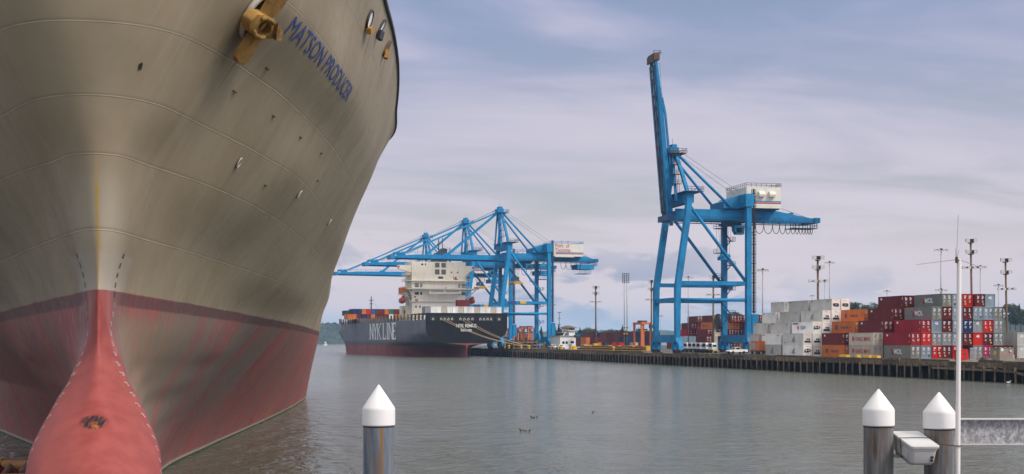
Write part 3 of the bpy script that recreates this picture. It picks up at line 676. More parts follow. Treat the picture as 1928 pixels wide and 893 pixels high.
# floating containment boom left of the bulb
bx, by = (-944/FPX)*76, 76.0
boom = thing('containment_boom', 'orange floating boom loop full of folded red and brown fabric beside the bulbous bow', 'boom', (-24.9, 75.5, 0))
M['boom_tan'] = mat('boom_tan', (.42,.19,.06), .6, .2, .8, streak=.2); M['boom_red'] = mat('boom_red', (.26,.022,.022), .6, .3, 1.2); M['boom_brown'] = mat('boom_brown', (.16,.085,.07), .7, .4, 1.0)
loop = [(2.4, 1.0), (1.2, 3.2), (-1.5, 4.4), (-5, 5.0), (-9, 4.6), (-12, 3), (-12, -2), (-8, -3.6), (-3, -3.6), (.5, -2.6), (2.2, -.8), (2.4, 1.0)]
MB().tube([(x_, y_, .38) for x_, y_ in loop], .34, 10, cap=False).build('float_tube', M['boom_tan'], boom, True)
for i in range(1, len(loop)-1): 
    x_, y_ = loop[i]; a_ = Vector(loop[i+1])-Vector(loop[i-1]); a_.normalize(); MB().tube([(x_-a_.x*.22, y_-a_.y*.22, .38), (x_+a_.x*.22, y_+a_.y*.22, .38)], .40, 10).build('strap', M['yellow'], boom, True)
fb = MB(); fr_ = MB(); rnd = random.Random(9)
for i in range(46):
    x_ = rnd.uniform(-10.5, 1.3); y_ = rnd.uniform(-2.6, 3.4); a_ = rnd.uniform(0, 3.1); L = rnd.uniform(.8, 2.2)
    (fr_ if rnd.random() < .38 else fb).tube([(x_-math.cos(a_)*L/2, y_-math.sin(a_)*L/2, .25), (x_, y_, rnd.uniform(.45, .95)), (x_+math.cos(a_)*L/2, y_+math.sin(a_)*L/2, .3)], rnd.uniform(.14, .3), 7)
fb.build('folded_skirt', M['boom_brown'], boom, True); fr_.build('red_skirt', M['boom_red'], boom, True)
MB().box(-11.5, 1.6, -3, 4, .02, .22).build('tray', M['boom_brown'], boom)
# ================================================================== shipping containers
CL, CW, CHT = 12.19, 2.44, 2.88
def container_body(L=CL):
    b = MB(); w_ = CW/2
    n = int(L/.56)
    for sg in (-1, 1):                                   # corrugated long sides
        pl = []
        for i in range(n):
            y0 = .16+(L-.32)*i/n; st = (L-.32)/n
            pl += [(0, y0), (0, y0+st*.30), (1, y0+st*.5), (1, y0+st*.80)]
        pl.append((0, L-.16)); o = len(b.v)
        for k, y in pl:
            xx = sg*(w_-.03-.04*k); b.v += [(xx, y, .16), (xx, y, CHT-.12)]
        for i in range(len(pl)-1): a = o+2*i; b.f.append((a, a+2, a+3, a+1))
    for sg in (-1, 1):
        for y in (.08, L-.08): b.box(sg*w_-.08 if sg > 0 else -w_, w_ if sg > 0 else -w_+.08, y-.08, y+.08, 0, CHT)
        b.box(w_-.07 if sg > 0 else -w_+.01, w_-.01 if sg > 0 else -w_+.07, .16, L-.16, .01, .16); b.box(w_-.07 if sg > 0 else -w_+.01, w_-.01 if sg > 0 else -w_+.07, .16, L-.16, CHT-.12, CHT-.005)
    b.box(-w_+.08, w_-.08, .05, L-.05, CHT-.09, CHT-.03); b.box(-w_+.08, w_-.08, .05, L-.05, .05, .12)
    b.box(-w_+.08, w_-.08, L-.12, L-.06, .12, CHT-.09)
    b.box(-w_+.08, w_-.08, .02, .12, .0, .14); b.box(-w_+.08, w_-.08, .02, .12, CHT-.14, CHT-.0)
    return b
def panel(sx0, sx1, ribs, z0=.14, z1=CHT-.14, y=.10):
    b = MB(); n = ribs; o = 0; pl = []
    for i in range(n):
        x0 = sx0+(sx1-sx0)*i/n; st = (sx1-sx0)/n; pl += [(x0, 0), (x0+st*.3, 0), (x0+st*.5, .035), (x0+st*.8, .035)]
    pl.append((sx1, 0))
    for x_, d_ in pl: b.v += [(x_, y+d_, z0), (x_, y+d_, z1)]
    for i in range(len(pl)-1): a = 2*i; b.f.append((a, a+1, a+3, a+2))
    return b
_me = {}
def shared(key, fn):
    if key not in _me:
        o = fn().build(key, None); _me[key] = o.data; bpy.data.objects.remove(o)
    return _me[key]
def rods(x0):
    b = MB()
    for dx_ in (.24, .62): b.tube([(x0+dx_, .05, .12), (x0+dx_, .05, CHT-.1)], .026, 6); b.box(x0+dx_-.05, x0+dx_+.05, .02, .07, .95, 1.1); b.box(x0+dx_-.05, x0+dx_+.05, .03, .08, .25, .33); b.box(x0+dx_-.05, x0+dx_+.05, .03, .08, CHT-.5, CHT-.42)
    return b
def marks(x0, seed):
    r_ = random.Random(seed); b = MB()
    for k in range(4): z = CHT-.45-.2*k; b.box(x0+.30, x0+.30+r_.uniform(.25,.6), .012, .022, z-.08, z+.02)
    for k in range(3): z = 1.35-.16*k; b.box(x0+.34, x0+.34+r_.uniform(.2,.5), .012, .022, z-.05, z+.01)
    return b
def reefer_parts(parent, kind):
    m_ = MB().box(-1.08, 1.08, .02, .09, .14, CHT-.14); link('reefer_unit', shared('reefer_panel', lambda: m_), MC['white'], parent)
    def dark():
        b = MB()
        if kind == 0:
            b.add([(.9*math.cos(t_)*1.0, .0, 1.45+.46*math.sin(t_)) for t_ in np.linspace(0, 2*math.pi, 21)[:-1]], [tuple(range(20))]); b.box(-.88, .2, -.005, .015, .95, 1.25)
        elif kind == 1:
            b.box(-.82, .82, -.005, .015, .55, 1.0); b.box(-.28, .05, -.005, .015, 1.2, 1.6); b.box(.2, .62, -.005, .015, 1.15, 1.6)
        else:
            b.prism([(-.85, -.005, 1.3), (-.7, -.005, 1.75), (.65, -.005, 1.75), (.82, -.005, 1.4), (.82, -.005, 1.0), (.4, -.005, .85), (-.6, -.005, .98)], (0, .02, 0))
        return b
    link('vent_grille', shared('reefer_vent%d' % kind, dark), M['vent_dark'], parent)
    def lab():
        b = MB()
        b.box(-.55, .35, -.003, .015, 2.45, 2.58); b.box(.55, .75, -.003, .015, 2.2, 2.34)
        if kind == 0: b.box(.25, .5, -.02, -.01, 1.35, 1.6)
        return b
    link('warning_label', shared('reefer_label%d' % kind, lab), M['label_yellow'], parent)
    def fan():
        b = MB()
        if kind == 0: b.tube([(-.35, -.02, 1.5), (-.35, -.006, 1.5)], .22, 12); b.tube([(.35, -.02, 1.5), (.35, -.006, 1.5)], .22, 12)
        elif kind == 1: b.box(-.75, .75, -.01, .012, 1.02, 1.1)
        else: b.box(-.2, .25, -.02, -.006, 1.25, 1.42)
        return b
    link('fan_cover', shared('reefer_fan%d' % kind, fan), M['galv'] if kind else MC['white'], parent)
def sail_logo():
    b = MB()
    b.prism([(0, 0, 0), (.95, 0, 1.25), (.98, 0, .15)], (.0, .01, 0)); b.prism([(-.35, 0, .05), (.3, 0, .7), (.12, 0, .1)], (0, .01, 0)); b.box(-.7, 1.5, 0, .01, -.22, -.05); b.box(-.5, 1.3, 0, .01, -.45, -.33)
    return b
NCON = {}
def container(col, pos, rotz, label, end='door', logo=None, group=None, L=CL, yellow=True, detail=2, scale=None, cat='shipping container'):
    t = thing('shipping_container', label, cat, pos, rotz, group)
    m = MC[col]
    link('body', shared('container_body_%d' % round(L), lambda: container_body(L)), m, t)
    seed = len(NCON); NCON[seed] = 1; r_ = random.Random(seed*13+5)
    if detail == 0: 
        link('end_panel', shared('end_panel', lambda: panel(-1.14, 1.14, 8)), m, t)
    elif end == 'door':
        for k, (x0, x1) in enumerate(((-1.14, -.015), (.015, 1.14))):
            dd = link('door', shared('door_leaf%d' % k, lambda: panel(x0, x1, 4)), m, t)
            if detail > 1:
                link('lock_rod', shared('lock_rod%d' % k, lambda: rods(x0)), MC['dull'] if col in ('grey', 'bluegrey', 'white', 'rustwhite', 'dull', 'olive') else m, dd)
                link('marking', shared('marking%d_%d' % (k, seed % 5), lambda: marks(x0, seed)), M['logo_white'] if col not in ('white', 'rustwhite', 'dull') else M['logo_grey'], dd)
        if yellow and detail > 1:
            z = r_.choice((.42, .42, 1.25)); x = r_.choice((.72, .72, -.5)); b = MB().box(x-.17, x+.17, .0, .02, z, z+.34 if z < 1 else z+.2)
            b.build('warning_label', M['label_yellow'] if col not in ('bluegrey',) else M['vent_dark'], t)
    elif end == 'front':
        link('end_panel', shared('end_panel', lambda: panel(-1.14, 1.14, 8)), m, t)
        if detail > 1: lettering('45', M['logo_white'] if col != 'bluegrey2' else M['logo_red'], t, basis((0, .08, 1.75), (1,0,0), (0,0,1)), size=.8, bold=.02)
    elif end.startswith('reefer'):
        reefer_parts(t, int(end[-1]))
    # writing on the long side that faces the water (x = -w)
    xs = -CW/2-.012
    if logo == 'MOL':
        lettering('MOL', M['logo_white'], t, basis((xs, L*.47, .95), (0,-1,0), (0,0,1)), size=1.55, sx=1.15, bold=.025)
        b = MB(); b.tube([(xs, L*.47+2.6+.5*math.cos(a_), 1.6+.45*math.sin(a_)) for a_ in np.linspace(.4, 5.6, 14)], .13, 6); b.build('emblem', M['logo_red'], t)
        b = MB(); b.tube([(xs-.03, L*.47+2.25+.28*math.cos(a_), 1.25+.3*math.sin(a_)) for a_ in np.linspace(2.5, 6.5, 8)], .12, 6); b.build('emblem', M['logo_blue'], t)
    elif logo == 'YANG MING':
        lettering('YANG MING', M['logo_red'], t, basis((xs, L*.42, .95), (0,-1,0), (0,0,1)), size=1.45, sx=.92, bold=.01)
        b = MB(); b.box(xs-.01, xs, L*.80, L*.86, .95, 2.05); b.box(xs-.012, xs-.002, L*.77, L*.80, 1.2, 1.7); b.build('emblem', M['logo_red'], t)
    elif logo == 'Hapag':
        lettering('Hapag-Lloyd', M['logo_blue'], t, basis((xs, L*.42, 1.15), (0,-1,0), (0,0,1)), size=.95, sx=.85, bold=.01)
        b = MB(); b.prism([(xs, L*.83, .95), (xs, L*.83, 1.9), (xs, L*.77, 2.1), (xs, L*.73, 1.7), (xs, L*.75, 1.3), (xs, L*.72, .95)], (-.01, 0, 0)); b.build('emblem', M['logo_blue'], t)
    elif logo == 'CSAV':
        lettering('CSAV', M['logo_grey'], t, basis((xs, L*.45, 1.0), (0,-1,0), (0,0,1)), size=1.25, sx=1.0, bold=.03)
        MB().box(xs-.01, xs, L*.66, L*.73, 1.0, 1.85).build('emblem', M['pink_stripe'], t); MB().box(xs-.01, xs, L*.70, L*.96, 2.3, 2.6).build('marking', M['logo_blue'], t)
    elif logo == 'sail':
        o = link('emblem', shared('sail_emblem', sail_logo), M['logo_grey'], t, (xs, L*.5, 1.1), R(-90))
        MB().box(xs-.008, xs, L*.85, L*.93, .45, .62).build('marking', M['logo_grey'], t)
    elif logo == 'plain':
        MB().box(xs-.008, xs, L*.12, L*.22, 2.3, 2.45).build('marking', M['logo_grey'] if col in ('white', 'dull', 'grey', 'bluegrey') else M['logo_white'], t)
        if col in ('white', 'dull'): MB().box(xs-.008, xs, L*.86, L*.95, 2.35, 2.6).build('marking', M['logo_red'], t)
    elif logo == 'brand':
        b = MB(); b.box(xs-.008, xs, L*.84, L*.90, 2.05, 2.5); b.build('emblem', M['logo_white'], t)
        MB().box(xs-.008, xs, L*.06, L*.075, .6, .95).build('warning_label', M['label_yellow'], t); MB().box(xs-.008, xs, L*.04, L*.06, 1.9, 2.5).build('marking', M['logo_white'], t)
    return t
ORD = ['first', 'second', 'third', 'fourth', 'fifth', 'sixth', 'seventh', 'eighth', 'ninth', 'tenth', 'eleventh', 'twelfth', 'thirteenth', 'fourteenth']
TIER = ['bottom tier', 'second tier', 'middle tier', 'fourth tier', 'top tier']
CNAME = dict(maroon='maroon', brown='rust brown', crimson='crimson', red='bright red', orange='orange', grey='grey', bluegrey='blue-grey', navy='navy blue', blue='blue', white='white', dull='dull off-white', olive='olive grey', green='green', teal='pale teal', rustwhite='rust-streaked white', rose='rose red', dark='dark grey')
def at(F, u, v, tier, z0=DECK+.03): p = F.P(u, v+CW/2); return (p.x, p.y, z0+tier*CHT)
# ---- the stack on the right: nearest bay of five tiers, door ends towards us
G1 = 'containers in the tall stack on the right'
near = [  # (tier, column offset, colours from left to right)
 (0, 0, [('olive','MOL'), 'bluegrey', 'red', 'maroon', 'red', None, 'grey', 'rose', 'maroon', 'maroon']),
 (1, 0, [('crimson','brand'), 'red', 'grey', 'grey', 'bluegrey', 'maroon', ('red','f'), 'maroon', 'grey']),
 (2, 1, [('crimson','brand'), ('bluegrey','f'), 'maroon', 'bluegrey', 'navy', ('grey','f'), 'red', 'grey']),
 (3, 2, [('olive','MOL'), 'maroon', 'bluegrey', 'maroon', 'bluegrey', 'bluegrey', 'olive']),
 (4, 3, [('olive','MOL'), 'bluegrey', 'red', ('maroon','back'), ('bluegrey','K')])]
V0 = 11.5; PIT = 2.55
for tier, off, row in near:
    for i, c in enumerate(row):
        if c is None: continue
        logo = None; end = 'door'; u_ = 60.0+rnd.uniform(-.12, .12); v_ = V0+(i+off)*PIT
        if isinstance(c, tuple):
            c, x_ = c
            if x_ == 'f': end = 'front'
            elif x_ == 'back': u_ += .2; v_ += .45
            elif x_ == 'K': end = 'front'; v_ += .55
            else: logo = x_
        if tier == 4 and i == 3: v_ += .35
        what = {'MOL': ' lettered MOL', 'brand': ' showing its long side'}.get(logo, ' with blank end out' if end == 'front' else ' with door end out')
        lab = '%s container%s, %s, %s column of right stack' % (CNAME[c], what, TIER[tier], ORD[i+off])
        container(c, at(A, u_, v_, tier), A.a, lab, end, logo, G1)
# bays further away: long sides to the water
def bay(u0, v0, rows, where, group, L=CL):
    for tier, off, row in rows:
        for i, c in enumerate(row):
            logo = 'plain'; end = 'door'
            if isinstance(c, tuple): c, logo, end = c
            nm = CNAME[c]; kind = 'container'
            extra = {'Hapag': ' with blue lettering', 'YANG MING': ' lettered in red', 'CSAV': ' lettered CSAV', 'sail': ' with sail emblem'}.get(logo, '') if i == 0 else ''
            lab = '%s %s%s, %s%s of %s' % (nm, kind, extra, TIER[tier], '' if i == 0 else ', second row back', where)
            container(c, at(A, u0, v0+(i+off)*PIT, tier), A.a, lab, end, logo if i == 0 else None, group, L=L)
bay(73.6, 9.6, [(0,0,[('rustwhite','YANG MING','door'),'maroon']), (1,0,[('rustwhite','YANG MING','door'),'maroon']), (2,1,[('maroon','brand','door'),'maroon']), (3,2,[('maroon','brand','door'),'brown']), (4,3,[('maroon','brand','door'),'maroon'])],
    'the stepped maroon bay', 'containers in the stepped maroon bay')
bay(87.0, 9.1, [(0,0,[('orange','Hapag','door'),'maroon']), (1,0,[('maroon','brand','door'),'brown']), (2,1,[('orange','Hapag','door'),'maroon']), (3,2,[('orange','Hapag','door'),'orange'])],
    'the orange bay', 'containers in the orange bay')
rf = lambda k: 'reefer%d' % k
bay(100.5, 4.65, [(0,0,[('white','sail',rf(0)),('white','',rf(1))]), (1,0,[('white','sail',rf(1)),('white','',rf(1))]), (2,1,[('white','CSAV',rf(0)),('white','',rf(1))]), (3,2,[('dull','sail',rf(1)),('white','',rf(1))]), (4,3,[('dull','plain',rf(2)),('white','',rf(2))])],
    'the white bay with machinery ends', 'white refrigerated containers with machinery ends')
for nb, (u0, v0) in enumerate(((113.6, 4.6), (128.4, 4.6))):
    whr = ['the first plain pale bay', 'the second plain pale bay', 'the farthest pale bay'][nb]
    rows = [(0,0,[('dull','sail' if nb == 0 else 'plain','door')]), (1,0,['dull' if nb else 'white']), (2,1,['dull']), (3,2,['dull' if nb == 0 else 'white']), (4,3,['dull'])]
    for tr_, row_ in enumerate(rows): bay(u0, v0, [row_], whr, 'pale containers behind the machinery ends', L=CL if nb == 0 else 6.06 if tr_ < 2 else 9.0)
# a few more beyond the right edge of the big stack
container('dull', at(A, 60, V0+10.35*PIT, 0), A.a, 'pale container with a blue ship emblem, bottom of the pair at the right edge', 'front', None, G1)
container('dull', at(A, 60, V0+10.35*PIT, 1), A.a, 'pale container stacked on another at the right edge of the view', 'front', None, G1)
for j, (c, z, uu, vv) in enumerate((('maroon',2,92,45.5),('brown',1.95,80,43.0),('dark',2.0,80,39.2),('dark',3.0,80,39.2),('maroon',3.0,92,45.5),('red',3.35,120,43.2))):
    p = A.P(uu, vv); container(c, (p.x, p.y, DECK+.03+z*CHT), A.a, '%s container high in the far stack at the right edge, number %s' % (CNAME[c], ORD[j]), 'door', None, G1, detail=1)
for j in range(3):
    for k, (uu, vv) in enumerate(((92,45.5),(80,43.0),(80,39.2))):
        if j < 2: p = A.P(uu, vv); container(('maroon','brown','dark')[k], (p.x, p.y, DECK+.03+j*CHT*.98), A.a, '%s container low in the far stack at the right edge, %s tier' % (CNAME[('maroon','brown','dark')[k]], ORD[j]), 'door', None, G1, detail=0)
# ---- stacks seen under the big crane (placed by their own depth)
def row_at(Y, px0, rows, rotz, where, group, z0=DECK+.02, step=CW+.1, detail=1, long=False, scale=1):
    """rows of containers side by side, bottom tier first"""
    n = 0
    for tier, row in enumerate(rows):
        for i, c in enumerate(row):
            if c is None: continue
            X = (px0-964)/FPX*Y+i*step*math.cos(rotz); yy = Y+i*step*math.sin(rotz)
            kind = 'door'
            container(c, (X, yy, z0+tier*CHT), rotz, '%s container, %s place, %s tier of %s' % (CNAME[c], ORD[i], ORD[tier], where), kind, None, group, detail=detail)
G2 = 'containers stacked behind the big crane'
def side_run(u0, v0, tiers, where, group, gap=.5, detail=1, F=A, L=CL):
    """containers end to end along the quay direction"""
    for tier, row in enumerate(tiers):
        for i, c in enumerate(row):
            if c is None: continue
            ends = None; logo = None
            if isinstance(c, tuple): c, logo = c
            p = F.P(u0-i*(L+gap), v0+CW/2)
            container(c, (p.x, p.y, DECK+.02+tier*CHT), F.a, '%s container, %s from left, %s tier of %s' % (CNAME[c], ORD[i], ORD[tier], where), 'door', logo, group, detail=detail, L=L)
def uof(px, v): return A.atv(px, v)
def runs(px, v, row, tier, where, w2=None):
    u_ = uof(px, v); p = A.P(u_, v+CW/2)
    for k, c in enumerate(row):
        logo = None
        if isinstance(c, tuple): c, logo = c
        p = A.P(u_, v+CW/2+k*PIT)
        container(c, (p.x, p.y, DECK+.02+tier*CHT), A.a, '%s container, place %s, %s tier of %s' % (CNAME[c], ('one','two','three','four')[k], ORD[tier], where), 'door', logo, G2, detail=2)
w1 = 'the left maroon block'
VB = 66.0
runs(1295, VB, ['maroon','maroon'], 0, w1); runs(1330, VB-4, ['maroon','rustwhite'], 1, w1); runs(1294, VB, ['crimson','maroon'], 2, w1)
runs(1302, VB+1, ['maroon','rose'], 3, w1); runs(1313, VB+3, ['brown','rose'], 4, w1)
w2_ = 'the brown block behind the cable reel'
runs(1330, VB-4, ['maroon','rustwhite'], 0, w2_); runs(1332, VB, ['maroon','maroon'], 2, w2_); runs(1340, VB+2, [('orange','Hapag')], 3, w2_); runs(1343, VB+2, ['brown','brown','brown','orange'], 4, w2_)
runs(1346, VB+2, [('rustwhite','YANG MING'),'brown'], 2, 'the pale lettered pair behind the cable reel')
w3 = 'the mixed block between the landside legs'
VC = 74
runs(1370, VC, ['maroon','brown','orange'], 0, w3); runs(1370, VC, ['maroon','teal','brown'], 1, w3); runs(1372, VC, ['maroon','maroon','navy'], 2, w3); runs(1372, VC, ['orange','orange','brown'], 3, w3); runs(1377, VC, ['brown','maroon','maroon'], 4, w3)
runs(1412, VC+6, ['maroon','navy','brown'], 3, 'the block beside the ladder leg'); runs(1412, VC+6, ['brown','maroon','maroon'], 2, 'the block beside the ladder leg')
runs(1414, VC+8, ['brown','maroon','dark'], 4, 'the block beside the ladder leg')
runs(1290, VB+10, ['dull'], 3, 'the leftmost pale pile'); runs(1290, VB+10, ['dull'], 2, 'the leftmost pale pile'); runs(1272, VB+10, ['dull'], 1, 'the leftmost pale pile'); runs(1272, VB+10, ['brown'], 0, 'the leftmost pale pile')
# ---- long low row in the middle distance
G3 = 'containers in the long low row behind the control tower'
VD = 96; ud = A.atv(1086, VD)
tiers = [['navy','blue','brown','maroon','brown','crimson','brown','navy','navy','maroon','navy','maroon','maroon'],
         ['maroon','orange','navy','maroon','crimson','brown','maroon','brown','navy','blue','dark','navy','maroon','brown'],
         ['navy','blue','brown','maroon','navy','brown','maroon','brown','maroon','brown','navy','maroon','dark']]
side_run(ud, VD, tiers, 'the long low row', G3, gap=.55, detail=0)
side_run(A.atv(1082, VD-8), VD-8, [[None,'brown','orange',None,'maroon','brown','maroon','crimson',None,None,'maroon'],[None,'brown','orange']], 'the shorter front row', G3, detail=0)
side_run(A.atv(1040, 118), 118, [['brown','orange','brown','maroon'],['orange','brown','orange','maroon'],['orange','orange','maroon','brown']], 'the orange row behind the control tower', G3, detail=0)
side_run(A.atv(966, 100), 100, [['maroon','navy','orange','maroon','brown'],['brown','navy','maroon','orange','maroon'],[None,'orange','dull',None,'orange']], 'the row behind the carriers', G3, detail=0)
for (px_, v_, c, lab) in ((1131, 74, 'orange', 'orange half-length container standing alone in the yard'), (1143, 72, 'dark', 'dark half-length container beside the red ones in the yard'), (1157, 71, 'crimson', 'crimson half-length container, left of the bright red one'), (1171, 70, 'red', 'bright red half-length container, end of the short yard row'), (1197, 76, 'rustwhite', 'pale rust-stained half-length container behind the yellow racks')):
    p = A.P(A.atv(px_, v_), v_); container(c, (p.x, p.y, DECK+.02), A.a, lab, 'door', None, 'half-length containers in the yard', L=6.06, detail=1)
# ================================================================== the dark ship at the quay
ut = B2.atv(955, -2); sp = B2.P(ut, -20.75)
ship2 = thing('container_ship', 'dark grey container ship moored stern towards us beside the blue cranes', 'ship', (sp.x, sp.y, 0), B2.a)
LV2 = {
-2:[(17,0),(25,4),(45,13),(75,18.5),(170,18.75),(215,12),(240,4),(250,.6),(270,.1)],
0:[(15,0),(25,5.5),(45,13.5),(75,18.7),(170,18.75),(200,16),(230,8),(250,1.2),(256,.3),(270,.1)],
3:[(13,0),(24,5.5),(43,13.5),(73,18.7),(172,18.75),(205,16.5),(235,9.5),(252,3),(262,.6),(270,.1)],
5.4:[(11,0),(22,6),(42,14),(72,18.7),(180,18.75),(220,16.5),(248,11),(262,6),(270,.5)],
6.2:[(10,0),(21,6.2),(41,14.2),(70,18.7),(185,18.75),(225,17.5),(250,14),(270,8.6)],
8:[(9,0),(20,7),(38,15),(68,18.7),(195,18.75),(235,18.2),(255,16.2),(270,14.3)],
11:[(6,0),(16,8.5),(34,16.5),(62,18.75),(210,18.75),(250,18.75),(270,18.3)],
13:[(4.5,0),(14,9),(32,16.8),(60,18.75),(210,18.75),(250,18.75),(270,18.75)],
17:[(1,0),(4,3.6),(12,9.2),(27,14.6),(50,17.9),(75,18.75),(200,18.75),(270,18.75)],
20:[(0,0),(3,4),(10,9.5),(24,15),(45,18.2),(70,18.75),(200,18.75),(270,18.75)]}
z2 = np.linspace(-2, 20, 60); S2, T2 = loft(LV2, z2, 150, 270, 1.25)
top2 = np.interp(S2, [0, 30, 60, 268.9, 269.2, 270], [19.4, 19, 17, 16.8, 19.75, 19.75]); Z2 = np.minimum(z2[:, None]*np.ones_like(S2), top2)
for j in range(150): S2[:, j], T2[:, j] = np.interp(Z2[:, j], z2, S2[:, j]), np.interp(Z2[:, j], z2, T2[:, j])
def hull2_mat():
    m = bpy.data.materials.new('dark_hull_paint'); m.use_nodes = True; t = NT(m.node_tree); bs = t.n['Principled BSDF']
    tc = t.n.new('ShaderNodeTexCoord'); v = tc.outputs['Object']; x, y, z = t.xyz(v)
    st = t.noise(t.scale(v, (.5, .5, .05)), 1, 4, .6); bl = t.noise(v, .12, 5, .6)
    side = t.mix(t.ss(bl, .3, .7), (.15,.155,.185), (.19,.195,.23)); side = t.mix(t.m('MULTIPLY', t.ss(st, .5, .7), .4), side, (.08,.08,.09))
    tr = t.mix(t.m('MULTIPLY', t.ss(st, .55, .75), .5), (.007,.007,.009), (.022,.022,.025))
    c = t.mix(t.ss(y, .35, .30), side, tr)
    c = t.mix(t.m('MULTIPLY', t.ss(z, 8.0, 6.0), t.ss(y, 2, 60)), c, t.mix(bl, (.09,.06,.055), (.16,.13,.13)))
    rl = t.m('ADD', t.lin(y, 0, 240, 4.9, 4.9), t.m('MULTIPLY', t.ss(y, .3, .0), 1.35))
    red = t.mix(t.ss(bl, .3, .7), (.24,.055,.05), (.33,.10,.09)); red = t.mix(t.m('MULTIPLY', t.ss(st, .45, .7), .4), red, (.15,.09,.085))
    c = t.mix(t.ss(t.m('SUBTRACT', z, rl), .05, -.05), c, red)
    t.set(bs.inputs['Base Color'], c); bs.inputs['Roughness'].default_value = .65; bs.inputs['Specular IOR Level'].default_value = .25; return m
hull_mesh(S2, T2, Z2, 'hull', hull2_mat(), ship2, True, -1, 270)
rb = MB(); rb.prism([(-.35, 2.2, -1.5), (-.35, 2.2, 5.0), (-.35, 10, 5.6), (-.35, 9, -1.5)], (.9, 0, 0)); M['rudder_red'] = mat('rudder_red', (.32,.085,.075), .6, .2, .6, streak=.4); rb.build('rudder', M['rudder_red'], ship2)
lettering('NYK REMUS', M['logo_white'], ship2, basis((-.3, -.03, 13.4), (1,0,0), (0,0,1)), size=2.1, sx=.84, bold=.03)
lettering('PANAMA', M['logo_white'], ship2, basis((-.3, -.03, 11.5), (1,0,0), (0,0,1)), size=1.65, sx=.76, bold=.025)
# slab-serif letters down the port side
def slab_word(word, h, wd, gap):
    S_ = .30; th = .09
    G = {'N': [[(0,0),(0,1)],[(0,1),(1,0)],[(1,0),(1,1)]], 'Y': [[(0,1),(.5,.45)],[(1,1),(.5,.45)],[(.5,.45),(.5,0)]], 'K': [[(0,0),(0,1)],[(0,.42),(1,1)],[(.25,.58),(1,0)]],
         'L': [[(0,0),(0,1)]], 'I': [[(.5,0),(.5,1)]], 'E': [[(0,0),(0,1)]]}
    SER = {'N': [(0,1),(0,0),(1,1)], 'Y': [(0,1),(1,1),(.5,0)], 'K': [(0,1),(0,0),(1,1),(1,0)], 'L': [(0,1),(0,0)], 'I': [(.5,1),(.5,0)], 'E': [(0,1),(0,0)]}
    x0 = 0; out = []
    for ch in word:
        if ch == ' ': x0 += wd*.55; continue
        w_ = wd*(.45 if ch == 'I' else .8 if ch in 'LE' else 1)
        for (a, b_) in G[ch]:
            fx = (lambda q: x0+(q if ch != 'I' else .5)*w_); p, q = Vector((fx(a[0]), a[1]*h)), Vector((fx(b_[0]), b_[1]*h))
            t_ = wd*(.28 if a[0] == b_[0] else .24)/2; out.append([(p.x-t_, p.y), (p.x+t_, p.y), (q.x+t_, q.y), (q.x-t_, q.y)])
        for (sx, sy) in SER[ch]:
            xx = x0+(sx if ch != 'I' else .5)*w_; ww = wd*.26; yy = sy*(h-h*.05); out.append([(xx-ww, yy), (xx+ww, yy), (xx+ww, yy+h*.05), (xx-ww, yy+h*.05)])
        if ch == 'L': out.append([(x0, 0), (x0+w_, 0), (x0+w_, h*.09), (x0, h*.09)]); out.append([(x0+w_*.82, 0), (x0+w_, 0), (x0+w_, h*.28), (x0+w_*.9, h*.28)])
        if ch == 'E':
            for yy in (0, .46, .91): out.append([(x0, h*yy), (x0+w_*(.7 if yy == .46 else 1), h*yy), (x0+w_*(.7 if yy == .46 else 1), h*(yy+.09)), (x0, h*(yy+.09))])
            for yy in (0, .75): out.append([(x0+w_*.84, h*yy), (x0+w_, h*yy), (x0+w_, h*(yy+.25)), (x0+w_*.84, h*(yy+.25))])
        x0 += w_+gap
    return out, x0-gap
ya = B2.atv(697, -39.52)-ut; yb = B2.atv(746, -39.52)-ut
zt = B2.zat(609, ut+(ya+yb)/2, -39.5); zb2 = B2.zat(639.5, ut+(ya+yb)/2, -39.5)
polys, Wd = slab_word('NYK LINE', zt-zb2, 10, 3.0); f_ = (ya-yb)/Wd
lb = MB()
for k, pl in enumerate(polys):
    off = -18.78-.004*k
    lb.prism([(off, ya-x_*f_, zb2+y_) for x_, y_ in pl], (-.003, 0, 0))
lb.build('lettering', M['logo_white'], ship2)
# mooring deck openings in the transom: flat dark plates, their inner shade is painted
def _x2(px, y):
    u_ = ut+y; k = (px-964)/FPX; o = B2.P(u_, 0); return (k*o.y-o.x)/(B2.p[0]-k*B2.p[1])+20.75
for (a_, b_) in ((809.5, 821), (827, 854.5), (863, 893), (901, 928), (934, 945)):
    xa, xb = _x2(a_, 0), _x2(b_, 0)
    op = MB().box(xa, xb, -.02, .3, 16.4, 18.5).build('mooring_opening_shade', M['rubber'], ship2)
    rl_ = MB(); n_ = max(1, int((xb-xa)/1.5))
    for k in range(n_): xx = xa+(k+.5)*(xb-xa)/n_; rl_.tube([(xx-.35, -.10, 16.5), (xx-.3, -.12, 17.2), (xx, -.12, 17.5), (xx+.3, -.12, 17.2), (xx+.35, -.10, 16.5)], .13, 6)
    rl_.build('roller_lead', M['house_cream'], op)
MB().box(-18.2, 18.2, .6, 34, 19.3, 19.78).build('poop_deck', M['ship_grey'], ship2)
